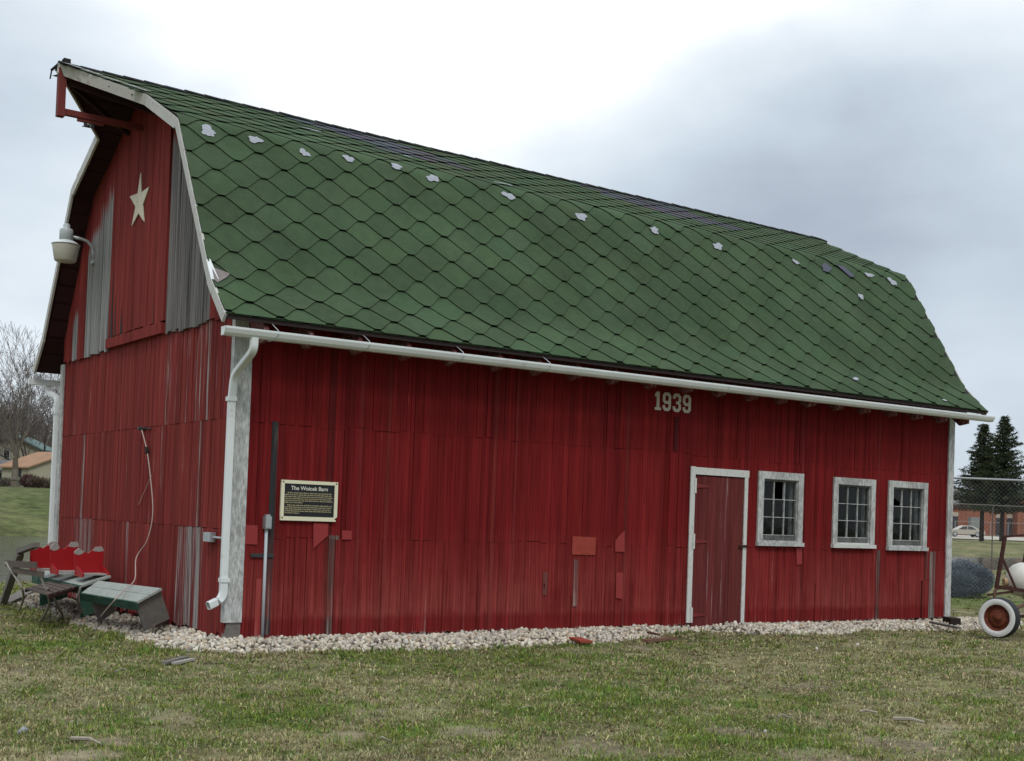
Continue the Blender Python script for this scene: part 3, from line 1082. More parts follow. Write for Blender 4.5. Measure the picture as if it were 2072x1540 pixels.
def gable_wall():
    mb = MB()
    # lower gable, two lifts of boards
    for ti, (z0, z1) in enumerate(((0.0, 1.13), (1.132, 2.285), (2.287, 3.375))):
        y = 0.0
        while y < WID:
            w = random.choice([0.055, 0.06, 0.065, 0.09])
            y1 = min(y + w, WID)
            c = tint(REDG, 0.78, 1.15)
            wear = random.choice([0.05, 0.10, 0.16, 0.24])
            if ti == 2 and 0.6 < y < 2.1:
                wear += 0.16
            if ti == 0 and 0.64 < y < 1.42:
                wear += 0.34
            if ti == 0 and 4.5 < y < 5.38 and True:
                wear += 0.30
            if random.random() < 0.05:
                wear += 0.25
            gap = 0.003 if random.random() < 0.8 else random.uniform(0.005, 0.012)
            if abs(y - 1.08) < 0.05 and ti > 0 or (abs(y - 0.66) < 0.05):
                gap = 0.016
            xf = -0.022 + random.uniform(-0.004, 0.004)
            a = z0 + (random.uniform(-0.01, 0.06) if ti == 0 else 0)
            mb.box((xf, y, a), (0.0, y1 - gap, z1 + (random.choice([0, 0, -.003, -.006]) if ti < 2 else 0)), (*c, wear))
            y = y1
    o = mb.build('gable_wall', M_GABLE, barn)
    c = MB()
    for i in range(40):
        y0, y1 = WID * i / 40, WID * (i + 1) / 40
        c.box((0.006, y0, -0.02), (0.08, y1, min(roof_z(y0), roof_z(y1)) - 0.10), (0.02, 0.018, 0.016, 0))
    c.build('gable_lining', M_DARKW, barn)
    # upper siding hangs proud with a ragged drip edge; paint survives only under the eaves
    mb = MB()
    y = 0.10
    while y < WID:
        w = random.uniform(0.10, 0.16)
        y1 = min(y + w, WID)
        if y < 2.03 < y1:
            y1 = 2.03
        if y >= 2.03 - 1e-6 and y < 4.19:
            mb.build('gable_siding', M_GREYD, barn)
            mb = MB()
            y = 4.20
            continue
        ym = (y + y1) / 2
        zt = min(roof_z(y), roof_z(y1)) - 0.085
        if ym > 5.88:
            w0, dk = 0.06, 0.8
        elif ym > 5.52:
            w0, dk = 0.95, 0.55
        elif ym > 5.29:
            w0, dk = 0.16, 0.9
        elif ym > 4.0:
            w0, dk = 0.95, 1.0
        elif ym > 1.07:
            w0, dk = 0.92, 0.72
        elif ym > 0.99:
            w0, dk = 0.2, 0.8
        elif ym > 0.66:
            w0, dk = 0.80, 0.5
        else:
            w0, dk = 0.22, 0.9
        z0 = 3.36 + random.uniform(-0.03, 0.02)
        n = max(2, int((zt - z0) / 0.22))
        cc = tint(REDG, 0.75, 1.1)
        xf = -0.052 + random.uniform(-0.006, 0.006)
        vs, cols = [], []
        for i in range(n + 1):
            z = z0 + (zt - z0) * i / n
            dd = zt - z
            wear = w0 * float(sstep(0.25, 1.1, dd + 0.25 * random.random())) if ym > 4.0 else w0 * float(sstep(0.05, 0.5, dd))
            for xx, yy in ((xf, y), (xf, y1 - 0.004), (-0.022, y1 - 0.004), (-0.022, y)):
                vs.append((xx, yy, z0 + (roof_z(yy) - 0.085 - z0) * i / n))
                cols.append((*cc, wear))
        fs = [(3, 2, 1, 0), tuple(n * 4 + k for k in range(4))]
        for i in range(n):
            for k in range(4):
                k2 = (k + 1) % 4
                fs.append((i * 4 + k, i * 4 + k2, i * 4 + 4 + k2, i * 4 + 4 + k))
        b = len(mb.v)
        mb.add(vs, fs)
        mb.c[b:] = cols
        y = y1
    mb.build('gable_siding', M_GREYB, barn)
    # hay door
    mb = MB()
    y = 2.085
    while y < 4.165:
        y1 = min(y + random.uniform(0.10, 0.14), 4.17)
        z0 = 3.50 + random.uniform(-0.01, 0.02)
        zt = min(roof_z(y), roof_z(y1)) - 0.10
        c = tint(REDG, 0.85, 1.1, 0.04)
        xf, ye = -0.062 + random.uniform(-.003, .003), y1 - 0.004
        za, zb_ = roof_z(y) - 0.09, roof_z(ye) - 0.09
        mb.hexa([(xf, y, z0), (-0.03, y, z0), (-0.03, ye, z0), (xf, ye, z0), (xf, y, za), (-0.03, y, za), (-0.03, ye, zb_), (xf, ye, zb_)], (*c, random.choice([0.02, 0.06, 0.12])))
        y = y1
    hd = mb.build('hay_door', M_GABLE, barn)
    # split boards at the foot of the hay door: dark wedges
    for yy, zt, ww in ((4.02, 4.35, 0.05), (3.88, 4.1, 0.03), (3.62, 3.85, 0.045), (2.42, 3.95, 0.012)):
        mb = MB()
        mb.prism([(yy - ww, 3.50), (yy + ww, 3.50), (yy + 0.02, zt)], 0, -0.0675, -0.066)
        mb.build('split', M_DARKW, hd)
    mb = MB()
    mb.box((-0.085, 2.09, 3.365), (-0.0285, 4.19, 3.492), (*REDG, 0.06))
    mb.build('sill_board', M_GABLE, hd)
    # star
    pts = [(3.085, 5.46), (3.03, 5.20), (2.745, 5.215), (2.955, 5.03), (2.885, 4.815), (3.10, 4.955), (3.345, 4.835), (3.225, 5.06), (3.47, 5.235), (3.165, 5.215)]
    mb = MB()
    mb.prism(pts, 0, -0.079, -0.0665)
    st = mb.build('star', M_STAR, hd)
    st['label'] = 'worn cream five pointed star'
    # rope hook
    h = MB()
    h.tube([(-0.02, 2.70, 2.267), (-0.10, 2.70, 2.267)], 0.022, 8)
    h.tube([(-0.03, 2.66, 2.267), (-0.03, 2.45, 2.262)], 0.008, 6)
    h.build('hook', M_STEELD, o)
    return o


GABLE = gable_wall()


def corner_boards():
    def cb(boxes, m=M_TRIM):
        mb = MB()
        for a, b in boxes:
            mb.box(a, b)
        return mb.build('corner_board', m, barn)
    cb([((-0.008, -0.048, 0.17), (0.150, -0.0005, 3.42)), ((-0.0485, -0.0475, 0.17), (-0.0085, 0.035, 3.36))])
    # rotted bottom of the near corner
    mb = MB()
    mb.hexa([(-0.03, -0.030, -0.02), (0.145, -0.030, -0.02), (0.145, -0.001, -0.02), (-0.03, 0.06, -0.02), (0.0, -0.030, 0.168), (0.145, -0.030, 0.168), (0.145, -0.001, 0.168), (0.0, 0.06, 0.168)])
    q = mb.build('corner_post_foot', M_GREYW, barn)
    cb([((11.958, -0.046, 0.0), (12.062, -0.0005, 3.42)), ((12.0625, -0.046, 0.0), (12.095, 0.08, 3.42))])
    cb([((-0.045, WID + 0.002, 0.05), (0.0, WID + 0.15, 3.33)), ((0.001, WID + 0.022, 0.05), (0.12, WID + 0.05, 3.33))])


corner_boards()


def door_and_windows():
    mb = MB()
    x = DOOR[0]
    while x < DOOR[2] - 0.01:
        x1 = min(x + 0.135, DOOR[2])
        mb.box((x, -0.03 + random.uniform(-.002, .002), -0.012 + random.uniform(-.006, .004)), (x1 - 0.003, -0.004, 2.0), (*tint((0.130, 0.030, 0.028), 0.85, 1.1), random.choice([0.14, 0.2, 0.27])))
        x = x1
    d = mb.build('door', M_GABLE, barn)
    mb = MB()
    mb.box((6.41, -0.048, 0.04), (6.492, -0.0315, 2.115))
    mb.box((6.4925, -0.050, 2.012), (7.50, -0.0315, 2.108))
    mb.box((7.425, -0.047, 0.015), (7.487, -0.0315, 2.0115))
    mb.build('door_frame', M_TRIMW, d)
    for z in (1.86, 1.12, 0.14):
        mb = MB()
        mb.box((6.475, -0.058, z - 0.10), (6.508, -0.0505, z + 0.10))
        mb.build('hinge', M_TRIMW, d)
        mb = MB()
        mb.prism([(6.51, z - 0.03), (6.75, z - 0.012), (6.75, z + 0.012), (6.51, z + 0.03)], 1, -0.042, -0.0345)
        mb.build('hinge_strap', mat_plain('red_strap', RED, 0.6), d)
    mb = MB()
    mb.box((7.34, -0.064, 1.055), (7.50, -0.0505, 1.085))
    mb.tube([(7.45, -0.064, 1.07), (7.45, -0.09, 1.07)], 0.012, 8)
    mb.build('latch', M_RUST, d)
    # dirt sill under the door
    fr = [(7.69, 1.155, 8.60, 2.118), (9.25, 1.15, 10.185, 2.106), (10.497, 1.13, 11.44, 2.113)]
    labs = ['window nearest the door with one missing pane', 'middle window with thin pale muntins', 'window at the far end with a broken corner pane']
    for wi, ((x0, z0, x1, z1), (X0, Z0, X1, Z1)) in enumerate(zip(WINS, fr)):
        w = MB()
        # casing: sides butt under the head
        w.box((X0, -0.056, z1 - 0.004), (X1, -0.027, Z1))
        w.box((X0, -0.055, Z0 - 0.02), (x0 + 0.004, -0.027, z1 - 0.0045))
        w.box((x1 - 0.004, -0.055, Z0 - 0.02), (X1, -0.027, z1 - 0.0045))
        # jamb lining, set back in the wall
        w.box((x0 - 0.03, -0.0265, z0), (x0 + 0.012, 0.10, z1))
        w.box((x1 - 0.012, -0.0265, z0), (x1 + 0.03, 0.10, z1))
        w.box((x0 + 0.0125, -0.0265, z1 - 0.012), (x1 - 0.0125, 0.10, z1 + 0.03))
        # stop
        w.box((x1 - 0.035, 0.048, z0 + .003), (x1 - 0.0125, 0.10, z1 - 0.0125))
        root = w.build('window', M_TRIM, barn)
        root['label'] = labs[wi]
        s = MB()
        s.hexa([(X0 - 0.01, -0.085, Z0 - 0.075), (X1 + 0.012, -0.085, Z0 - 0.075), (X1 + 0.012, -0.0265, Z0 - 0.075), (X0 - 0.01, -0.0265, Z0 - 0.075),
                (X0 - 0.01, -0.085, Z0 - 0.022), (X1 + 0.012, -0.085, Z0 - 0.022), (X1 + 0.012, -0.0265, Z0 - 0.0205), (X0 - 0.01, -0.0265, Z0 - 0.0205)])
        s.box((x0, -0.040, z0 - 0.045), (x1, 0.11, z0 + 0.002))
        s.build('sill', M_TRIM if wi != 1 else M_TRIMW, root)
        # sash 3 x 3
        a0, a1, b0, b1 = x0 + 0.014, x1 - 0.014, z0 + 0.004, z1 - 0.014
        sh = MB()
        rail, bot, stl, mu = 0.022, 0.075, 0.022, 0.009
        yA, yB = -0.012, 0.018
        sh.box((a0, yA, b0), (a1, yB, b0 + bot), None)
        sh.box((a0, yA, b1 - rail), (a1, yB, b1))
        sh.box((a0, yA, b0 + bot + .0005), (a0 + stl, yB, b1 - rail - .0005))
        sh.box((a1 - stl, yA, b0 + bot + .0005), (a1, yB, b1 - rail - .0005))
        sh.build('sash', mat_flake('dark_sash_paint', (0.16, 0.16, 0.155), (0.05, 0.048, 0.045), 0.8), root)
        gx0, gx1, gz0, gz1 = a0 + stl, a1 - stl, b0 + bot, b1 - rail
        cols = [gx0 + (gx1 - gx0) * k / 3 for k in range(4)]
        rows = [gz0 + (gz1 - gz0) * k / 3 for k in range(4)]
        mu_ = MB()
        for k in (1, 2):
            mu_.box((cols[k] - mu / 2, yA - 0.004, gz0), (cols[k] + mu / 2, yB, gz1))
        for k in (0, 1, 2):
            for q in range(3):
                aa = cols[q] + (mu / 2 + .0005 if q else 0)
                bb = cols[q + 1] - (mu / 2 + .0005 if q < 2 else 0)
                mu_.box((aa, yA - 0.0035, rows[k] - mu / 2), (bb, yB, rows[k] + mu / 2))
        mu_.build('muntins', M_TRIM, root)
        g = MB()
        for i in range(3):
            for j in range(3):
                if wi == 0 and (i, j) == (1, 2):
                    continue
                xa, xb, za, zb = cols[i] + .006, cols[i + 1] - .006, rows[j] + .006, rows[j + 1] - .006
                t = random.uniform(-.0006, .0006)
                u = random.uniform(-.0008, .0008)
                if wi == 2 and (i, j) == (0, 2):
                    zm = za + (zb - za) * 0.55
                    g.add([(xa, 0.003, zb), (xb, 0.003, zb), (xb, 0.003, za + .05), (xa, 0.003, zm)], [(0, 1, 2, 3)])
                else:
                    g.add([(xa, 0.003 + t, za), (xb, 0.003 - t, za), (xb, 0.003 - t + u, zb), (xa, 0.003 + t + u, zb)], [(0, 1, 2, 3)])
        g.build('pane', M_GLASS, root)


door_and_windows()


def roof():
    # deck: boarded shell following the profile, both slopes; hood grows out of the upper slope
    mb = MB()
    ss = [S_EAVE, S_EAVE * 0.6, S_EAVE * .25, 0.0, .3] + list(np.linspace(0.6, S_BREAK - 0.35, 4)) + [S_BREAK - 0.2, S_BREAK - .1, S_BREAK, S_BREAK + .1, S_BREAK + 0.2] + list(np.linspace(S_BREAK + 0.4, S_TOP, 10))
    ss.append(S_HOOD)
    ss = sorted(ss)
    TH = 0.05
    for back in (False, True):
        vs, fs = [], []
        for s in ss:
            xl = xleft(s)
            for d in (0.0, -TH):
                for x in (xl, XR):
                    vs.append(roofpt(x, min(s, S_TOP - (0.01 if d < 0 else 0)), d, back))
        n = len(ss)
        for i in range(n - 1):
            a, b = i * 4, i * 4 + 4
            fs += [(a, a + 1, b + 1, b), (a + 2, b + 2, b + 3, a + 3), (a, b, b + 2, a + 2), (a + 1, a + 3, b + 3, b + 1)]
        fs += [(0, 2, 3, 1)]
        mb.add(vs, fs)
        mb.m[-len(fs):] = [1 if (q % 4 == 0 and q < len(fs) - 1) else 0 for q in range(len(fs))]
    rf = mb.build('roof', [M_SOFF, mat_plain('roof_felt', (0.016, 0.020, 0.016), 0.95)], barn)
    # rafters and roof boards seen under the overhangs
    for back in (False, True):
        ub = MB()
        for k in range(17):
            s = S_EAVE + 0.25 + k * 0.27
            if s > S_TOP - 0.2:
                break
            p, q = roofpt(xleft(s) + 0.03, s, -TH - 0.004, back), roofpt(0.0, s, -TH - 0.004, back)
            (yy, zz), (ny, nz_) = prof(s)
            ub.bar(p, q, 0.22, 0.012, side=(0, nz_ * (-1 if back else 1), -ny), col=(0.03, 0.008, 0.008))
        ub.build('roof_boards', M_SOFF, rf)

    # shingles: hexagonal tabs, each butt standing proud of the course below
    P, H, FL = 0.563, 0.192, 0.04
    sk = MB()
    GR, EDGE = (0.057, 0.088, 0.048), (0.010, 0.014, 0.010)
    GREY = (0.080, 0.082, 0.094)
    nr0 = int(math.ceil((2.115 - S_EAVE) / H)) + 1
    nr1 = int((S_TOP - 2.115) / H)
    for back in (False, True):
        for r in range(-nr0, nr1 + 1):
            s0 = 2.115 + H * r + random.uniform(-0.006, 0.006)
            xo = 0.256 + (P / 2 if r % 2 else 0)
            i0 = int((XH - 0.6 - xo) / P) - 1
            for i in range(i0, int((XR + 0.6 - xo) / P) + 1):
                xc = xo + i * P + random.uniform(-0.004, 0.004)
                sc = s0 + random.uniform(-0.004, 0.004)
                upper = sc > S_BREAK - 0.05
                k = random.uniform(0.92, 1.08)
                g = tuple(c * k * random.uniform(0.97, 1.03) for c in GR)
                if upper and random.random() < 0.25:
                    g = (g[0] * 1.15, g[1] * 0.98, g[2] * 1.0)
                if not back:
                    u1 = S_TOP - sc
                    if (2.3 < xc - 0.9 * (u1 - 0.9) < 3.9 and 0.1 < u1 < 1.55) or (6.6 < xc - 0.75 * (u1 - 0.4) < 8.7 and 0.1 < u1 < 1.45):
                        g = tuple(c * random.uniform(0.85, 1.1) for c in GREY)
                dl_, du = (0.019 if upper else 0.025) + random.uniform(0, 0.004), 0.004
                if random.random() < 0.05:
                    dl_ += 0.006
                rows = []
                for t in (0.0, 0.25, 0.5, 0.75, 1.0, 1.5, 2.0):
                    tq = min(t, 1.0)
                    w = FL + (P / 2 - 2 * FL) * (tq + 0.026 * math.sin(2 * math.pi * tq))
                    wl_ = w
                    s = sc + t * H
                    if s < S_EAVE - 0.02:
                        # clip the starter courses at the eave
                        tt = (S_EAVE - 0.02 - sc) / H
                        wl_ = FL + (P / 2 - 2 * FL) * min(max(tt, 0), 1.0)
                        s = S_EAVE - 0.02
                    s = min(s, S_TOP - 0.004)
                    d = dl_ + (du - dl_) * t / 2
                    xl = xleft(s) - 0.02
                    x0, x1 = max(xc - wl_, xl), min(xc + wl_, XR + 0.02)
                    rows.append((x0, x1, s, d))
                if rows[0][0] >= rows[-1][1] or all(a >= b for a, b, _, _ in rows) or sc + 2 * H < S_EAVE:
                    continue
                rows = [(min(a, b), max(a, b), s, d) for a, b, s, d in rows]
                if rows[6][1] - rows[6][0] < 0.01 and rows[4][1] - rows[4][0] < 0.01:
                    continue
                if rows[-1][2] - rows[0][2] < 0.01:
                    continue
                vs = []
                for a, b, s, d in rows:
                    vs += [roofpt(a, s, d, back), roofpt(b, s, d, back)]
                sk.add(vs, [(2 * q, 2 * q + 1, 2 * q + 3, 2 * q + 2) for q in range(6)], g)
                ev, ef = [], []
                TK = 0.006 if upper else 0.0095
                outl = [(rows[q][0], rows[q][2], rows[q][3]) for q in (4, 3, 2, 1, 0)] + [(rows[q][1], rows[q][2], rows[q][3]) for q in (0, 1, 2, 3, 4)]
                for a, s, d in outl:
                    ev += [roofpt(a, s, d, back), roofpt(a, s, d - TK, back)]
                for q in range(9):
                    ef.append((2 * q, 2 * q + 2, 2 * q + 3, 2 * q + 1))
                sk.add(ev, ef, EDGE)
    sk.build('shingles', M_SHING, rf)
    # pale patches where granules have been torn off, along the break
    for (xx, s, w, h) in ((-0.03, 2.09, .19, .16), (0.525, 2.11, .16, .12), (1.136, 2.07, .14, .11), (1.72, 2.13, .13, .12), (2.39, 2.185, .18, .10), (2.885, 2.11, .17, .13), (4.03, 2.09, .20, .13), (5.19, 1.99, .17, .16),
                          (6.52, 2.035, .17, .12), (7.73, 1.98, .20, .14), (9.40, 2.0, .14, .09), (11.17, 2.06, .20, .11), (11.72, 2.02, .22, .15), (10.65, 1.54, .16, .10), (9.43, -0.24, .15, .07), (1.80, 3.47, .25, .06), (4.13, 2.44, .30, .06), (2.95, 3.0, .12, .05), (11.3, -.48, .12, .04)):
        mb = MB()
        n = 22
        vs = []
        ph = [random.uniform(0, 6.28) for _ in range(4)]
        for q in range(n):
            t = 2 * math.pi * q / n
            rr = 0.92 + 0.20 * math.sin(2 * t + ph[0]) + 0.14 * math.sin(3 * t + ph[1]) + 0.10 * math.sin(5 * t + ph[2]) + random.uniform(-0.13, 0.13)
            vs.append(roofpt(xx + math.cos(t) * w / 2 * rr, s + math.sin(t) * h / 2 * rr, 0.031))
        vs.append(roofpt(xx, s, 0.034))
        mb.add(vs, [(q, (q + 1) % n, n) for q in range(n)])
        mb.build('roof_patch', M_RPATCH, rf)
    mk = mat_plain('grey_shingle_patch', (0.085, 0.085, 0.115), 0.95, 0, 0.2, 60)
    for poly in ([(9.98, 1.93), (10.02, 2.06), (10.14, 2.12), (10.24, 2.02), (10.10, 1.92)], [(10.40, 2.13), (10.58, 2.13), (10.75, 1.96), (10.62, 1.92)]):
        mb = MB()
        mb.add([roofpt(a, s, 0.034) for a, s in poly], [tuple(range(len(poly)))])
        q = mb.build('roof_patch', mk, rf)
        q['label'] = 'dark grey shingle repair'
    # torn corner at the near eave: bare boards with flashing
    mb = MB()
    mb.add([roofpt(a, s, 0.030) for a, s in [(-0.315, 0.12), (-0.13, 0.06), (-0.17, 0.0), (-0.3, -0.12), (-0.325, -.08)]], [(0, 1, 2, 3, 4)])
    q = mb.build('torn_corner', M_GRANBARE, rf)
    # ridge cap pieces, ragged
    mb = MB()
    x = XH - 0.02
    while x < XR:
        x1 = x + 0.26
        t = random.uniform(0.0, 0.008)
        c = random.choice([(0.035, 0.035, 0.042), (0.05, 0.065, 0.045), (0.03, 0.03, 0.03)])
        for back in (False, True):
            a, b, cc, d = roofpt(x, S_TOP, 0.034 + t, back), roofpt(x1 + 0.03, S_TOP, 0.026 + t * .5, back), roofpt(x1 + 0.03, S_TOP - 0.14, 0.024, back), roofpt(x, S_TOP - 0.14, 0.032 + t, back)
            a = (a[0], WID / 2, a[2])
            b = (b[0], WID / 2, b[2])
            mb.add([a, b, cc, d], [(0, 1, 2, 3)], c)
            lo = lambda p: (p[0], p[1], p[2] - 0.03)
            mb.add([a, d, lo(d), lo(a)], [(0, 1, 2, 3)], (0.015, 0.015, 0.015))
            mb.add([d, cc, lo(cc), lo(d)], [(0, 1, 2, 3)], (0.015, 0.015, 0.015))
        x = x1
    mb.build('ridge_cap', M_SHING, rf)
    # lifted scraps of roll roofing at the hood tip
    mb = MB()
    mb.bar((XH - 0.01, WID / 2 + .02, 6.59), (XH - 0.085, WID / 2 + 0.04, 6.50), 0.07, 0.02, (0, 1, 0.3), (0.02, 0.02, 0.022))
    mb.bar((XH - 0.08, WID / 2 + .05, 6.51), (XH - 0.092, WID / 2 + 0.06, 6.40), 0.028, 0.012, (0, 1, 0), (0.03, 0.03, 0.03))
    mb.box((XH + 0.02, WID / 2 - 0.09, 6.59), (XH + 0.10, WID / 2 + 0.01, 6.64), (0.03, 0.028, 0.03))
    mb.build('torn_roofing', M_SHING, rf)
    # fascia strip under the shingle edge
    for back in (False, True):
        mb = MB()
        a, b = roofpt(XL, S_EAVE, -0.03, back), roofpt(XR, S_EAVE, -0.03, back)
        mb.bar(a, b, 0.03, 0.025, (0, 0, 1))
        mb.build('eave_edge', M_DARKW, rf)

    # rake boards
    def rake(s0, s1, x0, x1, back, w=0.115, m=M_RAKE, t=0.028, out_=0.004):
        mb = MB()
        def corner(x, s, d):
            return Vector(roofpt(x, s, d, back))
        dirx = -1 if x0 < 5 else 1
        vs = []
        for x, s in ((x0, s0), (x1, s1)):
            for dx in (0, dirx * t):
                for d in (out_, out_ - w):
                    p = corner(x + dx, s, d)
                    vs.append(p)
        # order: s0:[in top, in bot, out top, out bot]
        mb.hexa([vs[1], vs[3], vs[7], vs[5], vs[0], vs[2], vs[6], vs[4]])
        return mb.build('rake_board', m, rf)
    for back in (False, True):
        rake(S_EAVE - 0.01, 0.0, XL - .002, XL - .002, back, 0.10)
        rake(0.0, S_BREAK - 0.02, XL - .002, XL - .002, back, 0.09)
        rake(S_BREAK - 0.02, S_HOOD, XL - .002, XL - .002, back, 0.125)
        rake(S_HOOD, S_TOP - 0.03, XL - .004, XH - 0.004, back, 0.125)
        rake(S_EAVE, 0.0, XR + .002, XR + .002, back, 0.10)
        rake(0.0, S_BREAK, XR + .002, XR + .002, back, 0.10)
        rake(S_BREAK, S_TOP - 0.03, XR + .002, XR + .002, back, 0.10)
    # drip flashing lying on the rake
    mb = MB()
    for s0, s1, x0, x1 in ((S_HOOD + 0.05, S_TOP - 0.12, XL, XH),):
        n = 9
        for i in range(n):
            a, b = i / n, (i + random.uniform(0.6, 1.0)) / n
            p = lambda t, o: roofpt(x0 + (x1 - x0) * t + o, s0 + (s1 - s0) * t, 0.036 + random.uniform(0, .006))
            mb.add([p(a, -0.035), p(b, -0.035), p(b, 0.05), p(a, 0.05)], [(0, 1, 2, 3)])
    mb.build('drip_flashing', mat_plain('dull_flashing', (0.30, 0.29, 0.29), 0.6, 0.2, 0.4, 18, 0.4, (0.10, 0.05, 0.045), 0.5), rf)
    mb = MB()
    mb.add([roofpt(-0.352, 0.22, 0.014), roofpt(-0.315, 0.22, 0.032), roofpt(-0.275, -0.06, 0.032), roofpt(-0.352, -0.06, 0.014)], [(0, 1, 2, 3)])
    mb.build('flashing', M_GUT, rf)
    # rafter tails under the front eave
    for i, xx in enumerate([0.12, 0.62, 1.19, 1.79, 2.38, 3.01, 3.57, 4.15, 4.74, 5.36, 6.0, 6.58, 7.18, 7.75, 8.32, 8.91, 9.5, 10.1, 10.7, 11.3, 11.85]):
        for back in (False, True):
            mb = MB()
            pl = [(0.06, 3.66), (-0.455, 3.185), (-0.455, 3.055), (-0.30, 3.03), (0.06, 3.34)]
            if back:
                pl = [(WID - a, b) for a, b in pl]
            mb.prism(pl, 0, xx - 0.024, xx + 0.024)
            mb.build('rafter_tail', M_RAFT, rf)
    # hay hood: beam on the ridge line, post, track
    mb = MB()
    mb.box((-1.105, WID / 2 - 0.05, 5.955), (-1.02, WID / 2 + 0.05, 6.53))
    mb.build('hood_post', M_BEAM, rf)
    mb = MB()
    mb.box((-1.0195, WID / 2 - 0.035, 5.985), (0.05, WID / 2 + 0.035, 6.055))
    mb.box((-1.0, WID / 2 - 0.03, 6.42), (0.05, WID / 2 + 0.03, 6.50))
    mb.box((-0.86, WID / 2 - 0.02, 5.945), (-0.55, WID / 2 + 0.02, 5.984))
    mb.build('hood_beam', M_BEAM, rf)
    for xx in (-0.76, -0.68):
        mb = MB()
        mb.box((xx - 0.02, WID / 2 - 0.015, 5.895), (xx + 0.02, WID / 2 + 0.015, 5.9445))
        mb.build('track_bolt', M_STEELD, rf)
    # hood braces
    for yy in (WID / 2 - 0.55, WID / 2 + 0.55):
        mb = MB()
        mb.bar((-0.98, WID / 2, 6.38), (-0.06, yy, roof_z(yy) - 0.25), 0.06, 0.04, (0, 0, 1))
        mb.build('hood_brace', M_SOFF, rf)
    return rf


ROOF = roof()


